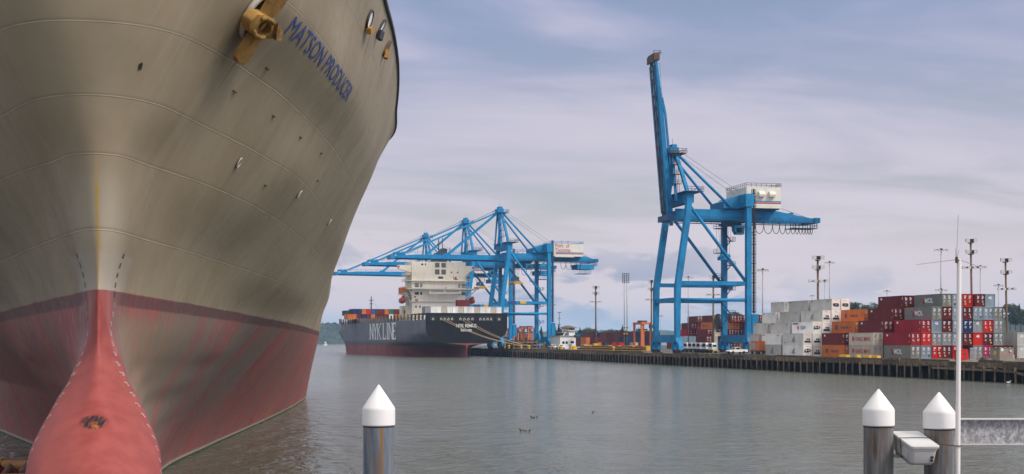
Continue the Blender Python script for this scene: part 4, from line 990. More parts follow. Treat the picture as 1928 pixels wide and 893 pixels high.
# accommodation
YA = 52
zA_ = lambda py: B2.zat(py, ut+YA, -20.75)
W = M['ship_white']
acc = MB().box(-13.3, 13.2, YA, YA+15, 16.8, 32.0).build('accommodation_block', W, ship2)
MB().box(-13.4, 13.3, YA+.01, YA+15.2, 32.6, 45.4).build('bridge_tower', W, ship2)
dk = MB().box(-15.5, 18.6, YA-2.5, YA+15, 32.0, 32.55); dk.box(-15, 13.4, YA-1.2, YA-.05, 36.0, 36.25); dk.box(-14.8, 13.4, YA-.9, YA-.02, 26.2, 26.4)
dk.build('deck_plate', W, ship2)
for (x0, x1, xr) in ((-13.4, -20.2, -16), (13.3, 17.4, 15)):
    wg = MB().prism([(x0, YA+.3, 40.0 if abs(x1) > 19 else 39), (x1, YA+.3, 42.0), (x1, YA+.3, 43.6), (x0, YA+.3, 43.6)], (0, 2.2, 0)).build('bridge_wing', W, ship2)
    MB().tube([(x1*.98, YA+.22, 42.8), (x1*.98, YA+.28, 42.8)], .55, 12).build('draft_lamp', M['pink_stripe'], wg)
for sgn in (-1, 1):
    for z in (36.2, 39.0, 32.6, 28.5): 
        xx = sgn*13.4; MB().box(min(xx, xx+sgn*2.3), max(xx, xx+sgn*2.3), YA+1, YA+12, z-.15, z).build('side_balcony', W, ship2); MB().rail([(xx+sgn*2.2, YA+1.1, z), (xx+sgn*2.2, YA+12, z)], 1.1, 1.6, .07).build('railing', W, ship2)
def win(px0, px1, py0, py1, m=M['glass'], nm='window', y=None, pr=acc):
    yy = (YA if y is None else y); MB().box(_x2(px0, yy), _x2(px1, yy), yy-.03, yy+.2, zA_(py1), zA_(py0)).build(nm, m, pr)
tower = [o for o in ship2.children if o.name.startswith('bridge_tower')][0]
M['louvre'] = mat('louvre_grey', (.13,.12,.11), .7, .25, 2, streak=.5)
for (a_, b_) in ((819, 827.5), (831, 839.5)):
    for (c_, d_) in ((495, 504), (507.5, 517)): win(a_, b_, c_, d_, M['louvre'], 'louvre', None, tower)
for (a_, b_) in ((781, 788.5), (791, 795), (863, 866.5), (869, 876.5)):
    for k in range(3): win(a_, b_, 534.5+2.5*k, 536.2+2.5*k, M['glass'], 'window', None, tower)
    win(a_, b_, 550.5, 555.5)
for (a_, b_, c_, d_) in ((849, 851.5, 511.5, 514), (860.5, 863, 511.5, 514), (793, 797, 497, 500), (800, 802, 497, 500), (860.5, 862, 525, 527), (854, 855, 521, 527)): win(a_, b_, c_, d_, M['glass'], 'window', None, tower)
for (a_, b_, c_, d_) in ((780, 783, 558, 561), (782, 784.5, 576, 580), (789.5, 792, 576, 580), (781.5, 787, 564, 569)): win(a_, b_, c_, d_, M['glass'] if c_ != 564 else M['lifeboat'])
win(856, 860, 521, 527, M['sign_red'], 'fire_locker', YA-.02, tower); win(825, 834, 521, 525, M['vent_dark'], 'vent_hatch', None, tower); win(838, 841, 541.5, 544, M['sign_red'], 'fire_locker', None, tower)
cr_ = MB(); cr_.sweep([(_x2(808, YA-3), YA-3, zA_(553)), (_x2(867, YA-3), YA-3, zA_(552))], 1.0, .9)
for q in (810, 837, 866): cr_.cbox((_x2(q, YA-3), YA-3, zA_(551)), (1.0, 1.2, 1.6))
cr_.build('provision_crane', M['house_cream'], ship2)
br = MB(); br.sweep([(18.2, YA-1, 31.9), (13.2, YA-1, 28.0)], .3, .4); br.sweep([(-15.3, YA-1, 31.9), (-13.2, YA-1, 29.5)], .3, .4); br.build('deck_bracket', W, ship2)
fu = MB().prism([(_x2(815, 60), 60, 45.4), (_x2(842, 60), 60, 45.4), (_x2(842, 60), 60, 52.3), (_x2(834, 60), 60, 52.6), (_x2(828, 60), 60, 50.8), (_x2(822, 60), 60, 50.2)], (0, 6, 0)).build('funnel', M['vent_dark'], ship2)
MB().box(_x2(814, 60), _x2(842.3, 60), 59.9, 66.1, 47.4, 49.4).build('funnel_band', M['boom_red'], fu)
ms = MB(); ms.tube([(_x2(826, 60), 60, 48), (_x2(826, 60), 60, 57)], .25, 6); ms.tube([(_x2(833, 60), 60, 50), (_x2(833, 60), 60, 57.5)], .2, 6); ms.box(_x2(823.5, 60), _x2(828, 60), 59.8, 60.2, 54.2, 54.5); ms.tube([(_x2(847, 60), 60, 45), (_x2(847, 60), 60, 53)], .16, 6); ms.box(_x2(845.5, 60), _x2(849, 60), 59.8, 60.2, 51, 51.2); ms.build('radar_mast', M['steel_dark'], ship2)
fm = MB(); YF = 246; xf = _x2(699, YF); zf = lambda py: B2.zat(py, ut+YF, -20.75)
fm.tube([(xf, YF, 19), (xf, YF, zf(558))], .55, 8, r1=.25); fm.box(xf-1.5, xf+1.5, YF-.3, YF+.3, zf(566), zf(565)); fm.box(xf-1.0, xf+1.0, YF-.3, YF+.3, zf(572.5), zf(571.5)); fm.tube([(xf, YF, zf(562)), (xf+6, YF-14, 20)], .05, 4); fm.tube([(xf, YF, zf(562)), (xf-6, YF-14, 20)], .05, 4); fm.build('foremast', M['steel_dark'], ship2)
# stanchions and lashing posts along the port deck edge
M['post_brown'] = mat('post_brown', (.16,.11,.06), .8, .4, 1, streak=.4)
for k in range(30):
    y_ = 8+k*7.6
    t_ = 18.3 if y_ < 225 else 18.3-(y_-225)*.12
    o = MB().box(-t_-.35, -t_+.35, y_-.5, y_+.5, 16.7+max(0, (y_-210)*.035), 19.8+max(0, (y_-210)*.03)).build('stanchion', M['post_brown'] if k % 3 else M['ship_grey'], ship2)
for k in range(9): 
    y_ = 10+k*7.2; MB().cbox((-17.9, y_, 19.4), (.5, .6, 1.5)).build('ventilator', M['yellow'], ship2)
bx_ = MB(); bx_.box(_x2(757, 70), _x2(772, 70), 70, 76, 16.8, 24.5); bx_.build('deck_house', W, ship2); MB().box(_x2(761, 69.9), _x2(768, 69.9), 69.9, 70.2, 18.5, 22.5).build('doorway', M['vent_dark'], ship2)
MB().rail([(-18.4, 10, 17), (-18.4, 220, 17)], 1.3, 4, .09).build('deck_railing', M['post_brown'], ship2)
# lifeboats hang in their davits
for (px_, lab, sg) in ((760.5, 'orange enclosed lifeboat on the left side of the ship superstructure', -1), (891.5, 'orange enclosed lifeboat on the right side of the ship superstructure', 1)):
    x_ = _x2(px_, YA+2); p = B2.P(ut+YA+2, x_-20.75); lbt = thing('lifeboat', lab, 'lifeboat', (p.x, p.y, zA_(572)), B2.a, 'orange lifeboats of the dark ship')
    prof = [(0, .05), (.5, .75), (1.6, 1.25), (4, 1.4), (6.5, 1.25), (7.6, .75), (8, .05)]
    b = MB(); rings = []
    for yy, r_ in prof: rings += [(r_*math.cos(t_), yy, 1.35+r_*.98*math.sin(t_)+(.35*r_ if 0 < math.sin(t_) else 0)) for t_ in np.linspace(0, 2*math.pi, 13)[:-1]]
    b.add(rings, [(i*12+k, i*12+(k+1) % 12, i*12+12+(k+1) % 12, i*12+12+k) for i in range(6) for k in range(12)]); b.build('hull', M['lifeboat'], lbt, True)
    b = MB(); b.prism([(-.6, 1.2, 2.9), (.6, 1.2, 2.9), (.45, 1.3, 3.7), (-.45, 1.3, 3.7)], (0, 1.8, 0)); b.build('wheelhouse', M['lifeboat'], lbt)
    dv = MB()
    for yy in (YA+2.5, YA+9): dv.sweep([(x_-sg*3.2, yy, 24.5), (x_-sg*2.4, yy, 28.6), (x_-sg*.2, yy, 30.6)], .35, .45, (0,1,0))
    dv.build('davit', W, ship2)
ct = B2.P(ut+YA+4, _x2(760, YA+4)-20.75); container('orange', (ct.x, ct.y, 30.2), B2.a, 'orange box high on the port side of the white superstructure', 'front', None, None, L=6.06, detail=0)
pl_ = MB().box(-17.6, -13.35, YA+3, YA+12, 29.6, 30.1).build('side_balcony', W, ship2)
# containers on deck
def on_ship(c, x, y, z, lab, group, L=CL, end='door', rot=0, det=1):
    p = B2.P(ut+y, x-20.75); return container(c, (p.x, p.y, z), B2.a+rot, lab, end, None, group, L=L, detail=det)
x0 = _x2(800.5, 3)+1.22
for i in range(14):
    on_ship('grey' if i == 0 else 'white' if i % 3 else 'rustwhite', x0+i*2.535, 3, 19.8, '%s container, %s from left in the pale stern row' % ('grey' if i == 0 else 'white', ORD[i]), 'pale containers along the stern of the dark ship', 6.06)
xm = _x2(884, 12); on_ship('maroon', xm-.2, 12, 23.0, 'maroon container lying crosswise above the pale stern row', None, 6.06, 'door', R(90), 1)
YD = 168; x1_ = _x2(664, YD)+1.2; x2_ = _x2(655, YD)+1.2
fr1 = ['navy','navy','orange','red','blue','brown','maroon','orange','green','maroon','brown']; fr0 = ['orange','orange','maroon','navy','maroon','orange','maroon','maroon','brown','white','orange','maroon']
zq = B2.zat(601.5, ut+YD, -20.75)
for i, c in enumerate(fr0): on_ship(c, x2_+i*2.60, YD, zq, '%s container, %s from left, lower row on the dark ship' % (CNAME[c], ORD[i]), 'containers on the foredeck of the dark ship')
for i, c in enumerate(fr1): on_ship(c, x1_+i*2.60, YD, zq+CHT, '%s container, %s from left, upper row on the dark ship' % (CNAME[c], ORD[i]), 'containers on the foredeck of the dark ship')
on_ship('dark', _x2(651, YD+20)+1.2, YD+20, zq+2.4, 'dark open-sided container farthest forward on the dark ship', 'containers on the foredeck of the dark ship')
MB().box(-17.8, 17.8, YD-8, YD+34, 16.9, zq-.02).build('hatch_coaming', M['ship_grey'], ship2)
# ================================================================== ship-to-shore cranes
def crane(label, F, u0, Wd, up, hv, sign, blue, apex_z=70.0, back=53.5, old=False):
    p0 = F.P(u0, 0); root = thing('gantry_crane', label, 'crane', (p0.x, p0.y, DECK), F.a, 'blue ship-to-shore cranes on the quay')
    SH = (0, 0, -DECK); G = 26.5
    def part(name, b, m=None, par=None, smooth=False): return b.build(name, m or blue, par or root, smooth, shift=SH)
    uc = Wd/2
    for uu in (0, Wd):
        s_ = 1 if uu else -1
        part('leg', MB().sweep([(3, uu, 8.2), (3.1, uu, 24), (6.4, uu-s_*.0, 46.5), (7.0, uu-s_*.3, 52.2)], 1.95, 1.75, (0,1,0), [.82,1,1,.95]))
        part('leg', MB().sweep([(G, uu, 8.2), (G, uu, 53.2)], 1.75, 1.6, (0,1,0)))
        part('tie_beam', MB().tube([(3.6, uu, 20.2), (G-.6, uu, 20.2)], .52, 10), None, None, True)
        part('tie_beam', MB().sweep([(4.0, uu, 25.4), (G-.8, uu, 25.4)], 1.0, 1.25))
        part('diagonal_brace', MB().tube([(7.2, uu, 49.3), (G-1, uu, 26.2)], .52, 10), None, None, True)
        part('back_stay', MB().tube([(5.3, uc+s_*2.2, apex_z-1.5), (22.2, uc+s_*6.2, 49.6)], .44, 8), None, None, True)
        part('apex_strut', MB().sweep([(7.0, uu-s_*.4, 52.1), (6.4, uc+s_*5.0, 60), (5.0, uc+s_*1.8, apex_z-.5)], 1.15, 1.0, (0,1,0)))
        part('apex_strut', MB().sweep([(4.2, uc+s_*6.0, 51.0), (4.4, uc+s_*1.6, apex_z-1)], .75, .7, (0,1,0)))
        for x in (3, G):
            part('bogie', MB().prism([(x-.9, uu-2.0, 7.0), (x-.9, uu+2.0, 7.0), (x-.9, uu+1.2, 8.4), (x-.9, uu-1.2, 8.4)], (1.8, 0, 0)))
            bg = MB()
            for q in (-2.1, 2.1):
                bg.prism([(x-.7, uu+q-1.6, 4.7), (x-.7, uu+q+1.6, 4.7), (x-.7, uu+q+1.2, 5.9), (x-.7, uu+q+.5, 7.1), (x-.7, uu+q-.5, 7.1), (x-.7, uu+q-1.2, 5.9)], (1.4, 0, 0))
                bg.box(x-.95, x+.95, uu+q-.25, uu+q+.25, 5.2, 6.4)
            bgo = part('bogie', bg)
            for q in (-3.1, -1.15, 1.15, 3.1): part('wheel', MB().wheel((x, uu+q, DECK+.72), .62, .5, 'x', 14), M['steel_dark'], bgo)
    for x, zz_ in ((3, 9.0), (G, 9.0)):
        part('sill_beam', MB().box(x-.75, x+.75, 1.1, Wd-1.1, 6.9, 9.3))
    part('portal_beam', MB().box(2.5, 3.9, 1.1, Wd-1.1, 19.5, 20.9)); part('portal_beam', MB().box(G-.65, G+.65, 1.0, Wd-1.0, 24.9, 26.1))
    part('portal_beam', MB().box(5.9, 8.3, -.6, Wd+.6, 50.3, 53.6)); hd = MB().box(25.2, 27.9, -1.2, Wd+1.2, 49.4, 53.4)
    hd.prism([(20.0, uc-5.9, 49.2), (25.2, uc-5.9, 49.2), (25.2, uc-5.9, 53.3), (20.0, uc-5.9, 51.4)], (0, 11.8, 0)); part('portal_beam', hd)
    # trolley girder with its tapered tail
    for s_ in (-1, 1):
        y0 = uc+s_*4.2-.65
        part('girder', MB().prism([(4.6, y0, 45.6), (hv[1]-6.0, y0, 45.6), (back-2, y0, 45.4), (back-2, y0, 46.5), (hv[1]-.5, y0, 48.9), (4.6, y0, 48.9)], (0, 1.3, 0)))
        w_ = MB(); yy = uc+s_*5.15
        w_.box(5.2, back-1, yy-.45, yy+.45, 45.15, 45.35); w_.rail([(5.2, yy+s_*.42, 45.35), (back-1, yy+s_*.42, 45.35)], 1.15, 2.4, .06)
        part('walkway', w_, M['crane_dark'])
    cb = MB()
    for x in np.arange(6, back-4, 5.5): cb.box(x-.25, x+.25, uc-3.5, uc+3.5, 47.6, 48.6)
    part('cross_tie', cb)
    part('tail_beam', MB().box(back-2.2, back-.4, uc-5.4, uc+5.4, 45.3, 46.9)); tp = MB().box(back-9, back-.2, uc-3, uc+3, 43.6, 43.75); tp.rail([(back-9, uc-3, 43.75), (back-.2, uc-3, 43.75), (back-.2, uc+3, 43.75)], 1.6, 1.2, .06)
    for x in (back-8.5, back-.6): tp.tube([(x, uc-2.9, 43.7), (x, uc-2.9, 45.6)], .09, 5)
    part('tail_platform', tp, M['crane_dark'])
    # boom
    def boom_pt(a_, zoff): # a_ along the boom, zoff across it (up when lowered)
        if up: t_ = R(84.7); return (3.2-a_*math.cos(t_)-zoff*-math.sin(t_)*1.0, 47.0+a_*math.sin(t_)+zoff*math.cos(t_))
        return (3.4-a_, 46.2+zoff)
    L = 49.5 if up else 51.0
    bw = 1.9 if up else 3.3; bt = .72 if up else 1.0     # half spacing and depth of the twin boom girders
    for s_ in (-1, 1):
        y0 = uc+s_*bw-.5
        prof = [(0, -.9), (L-1, -.5), (L, -.2), (L, .55), (L-3, .75), (L-12, 1.35), (0, 1.7)]
        part('boom', MB().prism([(boom_pt(a_, b_*bt)[0], y0, boom_pt(a_, b_*bt)[1]) for a_, b_ in prof], (0, 1.2, 0)))
        rl = MB(); pts = [boom_pt(0, -1.05), boom_pt(L-.5, -.65)]; rl.sweep([(pts[0][0], uc+s_*(bw-.9), pts[0][1]), (pts[1][0], uc+s_*(bw-.9), pts[1][1])], .35, .3); part('trolley_rail', rl, M['rust_steel'] if up else M['crane_dark'])
        wk = MB(); q0 = boom_pt(1, -.7); q1 = boom_pt(L-2, -.35); yy = uc+s_*(bw+1.05)
        wk.sweep([(q0[0], yy, q0[1]), (q1[0], yy, q1[1])], .8, .12, (0,1,0))
        n_ = 24
        for k in range(n_+1):
            f = k/n_; c0 = boom_pt(1+(L-3)*f, -.65+.3*f); c1 = boom_pt(1+(L-3)*f, .5+.3*f); wk.tube([(c0[0], yy+s_*.4, c0[1]), (c1[0], yy+s_*.4, c1[1])], .05, 4)
        c0 = boom_pt(1, .45); c1 = boom_pt(L-2, .8); wk.tube([(c0[0], yy+s_*.4, c0[1]), (c1[0], yy+s_*.4, c1[1])], .05, 4)
        part('walkway', wk)
    ct_ = MB()
    for k in range(13):
        a_ = 2+k*4.0; c0 = boom_pt(a_, -.35); ct_.sweep([(c0[0], uc-bw+.5, c0[1]), (c0[0], uc+bw-.5, c0[1])], .5, .5)
        if k < 12:
            c1 = boom_pt(a_+4, -.35); ct_.sweep([(c0[0], uc-bw+.5, c0[1]), (c1[0], uc+bw-.5, c1[1])] if k % 2 else [(c0[0], uc+bw-.5, c0[1]), (c1[0], uc-bw+.5, c1[1])], .3, .3)
    part('cross_tie', ct_)
    te = MB(); c0 = boom_pt(L+.2, .2)
    te.box(c0[0]-1.0, c0[0]+1.0, uc-(2.9 if up else 4.6), uc+(2.9 if up else 4.6), c0[1]-(1.0 if not up else .9), c0[1]+(.8 if not up else 1.2)); part('boom_tip', te, M['rust_steel'] if up else blue)
    if up:
        tr = MB(); tr.rail([(c0[0]-1, uc-2.9, c0[1]+.8), (c0[0]+1.4, uc-2.9, c0[1]+.8), (c0[0]+1.4, uc+2.9, c0[1]+.8)], 1.2, 1.3, .07); tr.box(c0[0]-1.4, c0[0]-1.0, uc-2.6, uc+2.6, c0[1]-1.6, c0[1]+.6); part('tip_platform', tr, M['rust_steel'])
        for s_ in (-1, 1):
            c1 = boom_pt(12, 1.9); c2 = boom_pt(32, 1.75); c3 = boom_pt(37, 1.1); part('fore_stay', MB().sweep([(c1[0], uc+s_*1.9, c1[1]), (c2[0], uc+s_*1.9, c2[1]), (c3[0], uc+s_*1.9, c3[1])], .6, .65))
            c1 = boom_pt(9, 1.6); part('fore_stay', MB().tube([(4.8, uc+s_*2, apex_z-2), (c1[0], uc+s_*3, c1[1])], .3, 6))
        hg = MB().box(1.8, 4.6, uc-4.8, uc+4.8, 45.2, 47.0); hg.box(2.4, 3.4, uc-5.2, uc-4.4, 43.5, 45.2); part('hinge', hg, M['crane_dark'])
        part('hoist_rope', MB().tube([(c0[0]-1.2, uc-3.6, c0[1]-.8), (c0[0]-.2, uc-3.6, c0[1]-26)], .05, 4), M['cable'])
    else:
        for a_, lab_ in ((24.5, 0), (46.5, 1)):
            for s_ in (-1, 1):
                c1 = boom_pt(a_, 1.3); part('fore_stay', MB().sweep([(4.6, uc+s_*1.7, apex_z-1.2), (c1[0], uc+s_*3.3, c1[1])], .55, .62))
                part('stay_bracket', MB().prism([(c1[0]-1.8, uc+s_*3.3-.3, 46.9), (c1[0]+1.8, uc+s_*3.3-.3, 46.9), (c1[0]+.9, uc+s_*3.3-.3, 48.6), (c1[0]-.2, uc+s_*3.3-.3, 48.6)], (0, .6, 0)))
        rl = MB(); rl.rail([(2, uc-4.2, 47.9), (-L+5, uc-4.2, 47.6)], 1.1, 3, .05); [rl.tube([(x, uc-4.2, 47.6), (x, uc-4.2, 51.0)], .05, 4) for x in (-10, -24, -36, -45, -46.3)]; part('railing', rl)
        part('sheave_housing', MB().cbox((-L+6, uc, 48.1), (3.0, 3.2, 1.0)))
        rp = MB()
        for s_ in (-1, 1): rp.tube([(4.0, uc+s_*.8, apex_z), (-40, uc+s_*1.5, 48)], .05, 4)
        part('hoist_rope', rp, M['cable'])
    # apex sheaves and platform
    ap = MB().box(3.4, 6.2, uc-2.8, uc+2.8, apex_z-1.6, apex_z+.1); ap.box(4.2, 5.8, uc-2.2, uc+2.2, apex_z+.1, apex_z+1.1); part('apex_head', ap)
    pf = MB().box(2.6, 8.6, uc-3.6, uc+3.6, apex_z-1.85, apex_z-1.65); pf.rail([(2.6, uc-3.6, apex_z-1.65), (8.6, uc-3.6, apex_z-1.65), (8.6, uc+3.6, apex_z-1.65), (2.6, uc+3.6, apex_z-1.65)], 1.3, 1.5, .07); pf.tube([(5, uc, apex_z+1), (5, uc, apex_z+3.2)], .06, 4)
    part('apex_platform', pf, M['rust_steel'] if old else blue)
    pf = MB().box(4.8, 11.0, -2.0, Wd+2, 53.62, 53.8); pf.rail([(4.8, -2, 53.8), (11, -2, 53.8), (11, Wd+2, 53.8)], 1.3, 1.8, .07); part('leg_platform', pf, M['crane_dark'])
    ld = MB(); [ld.tube([(4.6+dx_, uc-6.2, 53.8), (4.9+dx_, uc-2.8, apex_z-1.7)], .07, 4) for dx_ in (0, .6)]; 
    for k in range(4): zz_ = 56.5+k*3.1; ld.box(3.4, 6.0, uc-6.0+k*.75, uc-4.4+k*.75, zz_, zz_+.12); ld.rail([(3.4, uc-6.0+k*.75, zz_+.12), (6.0, uc-6.0+k*.75, zz_+.12)], 1.1, 1.2, .06)
    part('ladder', ld, M['rust_steel'] if old else blue)
    rp = MB(); rp.tube([(6.5, uc-1, apex_z-.5), (hv[0]+2, uc-1, 54.2)], .05, 4); rp.tube([(6.0, uc+1, apex_z-.8), (hv[0]+1, uc+1, 53.6)], .05, 4); rp.tube([(hv[1], uc-2, 50.8), (back-3, uc-2, 47)], .06, 4); part('boom_rope', rp, M['cable'])
    # machinery house
    h0, h1 = hv[2], hv[3]; ya, yb = 1.6, Wd-1.6
    hs = part('machinery_house', MB().box(hv[0], hv[1], ya, yb, h0, h1), M['house_cream'])
    part('floor_frame', MB().box(hv[0]-.2, hv[1]-.3, ya+.4, yb-.4, 48.92, h0-.02), M['crane_dark'], hs)
    part('stripe', MB().box(hv[0]+1.2, hv[1]+.02, ya-.03, ya+.1, h0+1.55, h0+2.0), M['band_blue'], hs); part('stripe', MB().box(hv[0]+1.2, hv[1]+.02, ya-.03, ya+.1, h0+1.02, h0+1.45), M['sign_red'], hs)
    part('skirt', MB().box(hv[0]+.8, hv[1]-(4.5 if sign else 0), ya-.08, ya+.05, h0-.35, h0+.75), M['house_cream'], hs)
    if sign:
        lettering('Port  of', M['sign_red'], hs, basis((hv[0]+.9, ya-.04, h0+4.25-DECK), (1,0,0), (0,0,1)), size=2.5, sx=.92, bold=.03, align='LEFT'); lettering('Tacoma', M['sign_red'], hs, basis((hv[0]+.9, ya-.04, h0+2.2-DECK), (1,0,0), (0,0,1)), size=2.5, sx=.95, bold=.03, align='LEFT')
        lm = MB(); [lm.sweep([(hv[0]+x, ya, h1), (hv[0]+x, ya-.4, h1+1.6), (hv[0]+x+.2, ya-.9, h1+1.5)], .1, .1) for x in (4, 7.2)]; part('sign_lamp', lm, M['steel_dark'], hs)
    else:
        for x in (3.9, 7.4):
            v_ = part('vent_hood', MB().prism([(hv[0]+x, ya-1.1, h0+3.2), (hv[0]+x, ya-1.25, h0+3.9), (hv[0]+x, ya-1.0, h0+4.5), (hv[0]+x, ya-.5, h0+4.85), (hv[0]+x, ya+.02, h0+4.95), (hv[0]+x, ya+.02, h0+3.2)], (2.0, 0, 0)), M['house_cream'], hs)
        part('roof_vent', MB().box(hv[0]+1.2, hv[0]+1.8, ya-.06, ya+.02, h0+1.2, h0+4), M['house_cream'], hs)
    rr = MB().rail([(hv[0]-.1, yb, h1), (hv[0]-.1, ya, h1), (hv[1]+.1, ya, h1), (hv[1]+.1, yb, h1), (hv[0]-.1, yb, h1)], 1.2, 1.5, .07); part('railing', rr, M['rust_steel'] if old else blue, hs)
    # ladder trunk on the near landside leg, stairs on the far one
    lt = MB(); [lt.tube([(G+1.15+a_, -.9+b_, 16), (G+1.15+a_, -.9+b_, 55)], .1, 4) for a_ in (0, 1.0) for b_ in (0, 1.0)]
    for k in range(38): z_ = 16.5+k; lt.box(G+1.1, G+2.2, -.95, .15, z_, z_+(.10 if k % 3 else .28))
    lt.box(G+1.35, G+1.95, -.3, -.2, 16, 55); part('ladder_cage', lt, M['steel_dark'] if old else M['crane_dark'])
    sb = MB().box(G+.9, G+2.9, -1.1, 1.0, 9.5, 15.8); part('lift_cabin', sb)
    st = MB()
    for k in range(9):
        z_ = 12+k*4.0; xx = G-3.2 if k % 2 == 0 else G+1.0
        st.box(xx, xx+2.4, Wd-1.4, Wd+1.4, z_, z_+.18); st.rail([(xx, Wd-1.4, z_+.18), (xx+2.4, Wd-1.4, z_+.18)], 1.15, 1.2, .06); st.rail([(xx if k % 2 == 0 else xx+2.4, Wd-1.4, z_+.18), (xx if k % 2 == 0 else xx+2.4, Wd+1.4, z_+.18)], 1.15, 1.4, .06)
        if k < 8: st.sweep([(G-1.6, Wd-1.7, z_+.1) if k % 2 == 0 else (G+1.6, Wd-1.7, z_+.1), (G+1.6, Wd-1.7, z_+4.1) if k % 2 == 0 else (G-1.6, Wd-1.7, z_+4.1)], .7, .16)
    part('stairs', st, M['crane_dark'] if old else blue)
    # cable reel, festoon, trolley, head block
    if old:
        rl = MB(); [rl.tube([(G-3.4+s_, Wd-3.2+2.6*math.cos(t_), 13.2+2.9*math.sin(t_)) for t_ in np.linspace(0, 2*math.pi, 25)], .16, 5, cap=False) for s_ in (-.3, .3)]
        for t_ in np.linspace(0, 2*math.pi, 17)[:-1]: rl.tube([(G-3.4, Wd-3.2, 13.2), (G-3.4, Wd-3.2+2.6*math.cos(t_), 13.2+2.9*math.sin(t_))], .13, 4)
        rl.wheel((G-3.4, Wd-3.2, 13.2), 1.9, .5, 'x', 20); part('cable_reel', rl, M['steel_dark'])
    fe = MB(); xs = [hv[1]-10.5+q for q in ((0, 3.0, 6.0, 9.0, 11.4, 13.4, 15.2, 16.8, 18.0, 19.2, 20.2, 21.1, 22, 22.8) if old else (0, 2.6, 5.2, 7.8, 10.2))]
    for a_, b_ in zip(xs[:-1], xs[1:]):
        if b_ > back-1: break
        dp = 3.6; fe.tube([(a_+(b_-a_)*(.5-.5*math.cos(math.pi*q)) , uc-5.4, 45.1-dp*math.sin(math.pi*q)**.7) for q in np.linspace(0, 1, 13)], .10, 5)
    part('festoon_cable', fe, M['rubber'])
    tx = 24.5 if old else 17
    tr = MB().box(tx-2.6, tx+2.6, uc-3.2, uc+3.2, 44.2, 45.0); tr.box(tx-3.4, tx+3.4, uc-3.4, uc-2.8, 44.8, 45.3); part('trolley', tr, M['crane_dark'])
    cbn = part('operator_cab', MB().prism([(tx+.4, uc-4.6, 41.2), (tx+2.9, uc-4.6, 41.2), (tx+3.1, uc-4.6, 44.1), (tx-.4, uc-4.6, 44.1), (tx-.3, uc-4.6, 42.4)], (0, 2.4, 0))); part('cab_window', MB().box(tx+.3, tx+2.5, uc-4.63, uc-4.5, 41.7, 43.3), M['glass'], cbn)
    if not old:
        part('supply_platform', MB().box(back-11, back-2.5, uc-5.0, uc+4, 41.8, 44.1), M['crane_blue'] if not old else None); sp_ = MB().box(back-10, back-4, uc-4.6, uc+3, 39.6, 39.8); sp_.rail([(back-10, uc-4.6, 39.8), (back-4, uc-4.6, 39.8)], 1.3, 1.2, .06); [sp_.tube([(x, uc-4.5, 39.7), (x, uc-4.5, 42)], .07, 4) for x in (back-10, back-7, back-4)]; part('maintenance_cradle', sp_)
    hz = 33.2 if old else 36.0; hx = 22.3 if old else 12.5
    hbm = MB().box(hx-1.6, hx+1.6, uc-1.3, uc+1.3, hz, hz+1.1); [hbm.wheel((hx+q, uc-1.1, hz+1.2), .75, .4, 'y', 12) for q in (-1.1, 1.1)]; hbm.tube([(hx, uc, hz+1), (hx, uc, hz+2.2)], .2, 6)
    hb_ = part('head_block', hbm, blue if old else M['crane_dark'])
    rp = MB(); [rp.tube([(hx+a_, uc+b_, hz+1), (hx+a_*1.6, uc+b_, 44.4)], .045, 4) for a_ in (-1.4, -.5, .5, 1.4) for b_ in (-1, 1)]; part('hoist_rope', rp, M['cable'])
    if not old:
        sp2 = MB().box(hx-1.2, hx+1.2, uc-6.0, uc+6.0, hz-1.3, hz-.5); [sp2.box(hx-1.3, hx+1.3, uc+q-.3, uc+q+.3, hz-1.8, hz-.4) for q in (-6, 6)]; sp2.box(hx-2.3, hx+2.3, uc-6.2, uc-5.8, hz-1.6, hz-1.0); part('spreader', sp2, M['yellow'])
        bd = MB().box(12.0, 15.0, -.8, -.6, 24.8, 26.0); part('warning_board', bd, M['yellow']); part('warning_board', MB().box(6.5, 10.0, -.8, -.62, 24.8, 26.0), M['logo_blue'])
        ry = part('cable_reel', MB().wheel((G-5, 1.0, 8.6), 2.6, .7, 'x', 24), M['crane_blue'])
        part('railing', MB().rail([(4.5, -.6, 26.05), (G-1.2, -.6, 26.05)], 1.1, 2.2, .05))
    else:
        part('warning_board', MB().box(G-1.0, G+2.2, Wd-.96-1.15, Wd-.96-1.05, 24.2, 26.0), M['logo_blue'])
    return root
u1n = A.atv(1275, 3); u1f = A.atv(1235, 3)
crane('tall blue crane with its boom raised upright and a cream machinery house', A, u1n, u1f-u1n, True, (26.6, 38.2, 49.6, 55.9), False, M['crane_old'], 68.3, 53.6, True)
u2n = B2.atv(944, 3); W2 = B2.atv(923, 3)-u2n
c2 = crane('blue crane with lowered boom and Port of Tacoma sign, nearest beside the dark ship', B2, u2n, W2, False, (29.2, 44.3, 47.6, 53.5), True, M['crane_blue'])
for px_, hgt, lab in ((875, 1.0, 'blue crane with lowered boom, middle one of three over the dark ship'), (800, .985, 'farthest blue crane with lowered boom, its tip reaching left past the ship')):
    uu = B2.atv(px_, 4.5)-W2/2; q = B2.P(uu, 0); c_ = dup(c2, lab, (q.x, q.y, DECK), B2.a); c_.scale = (1, 1, hgt)
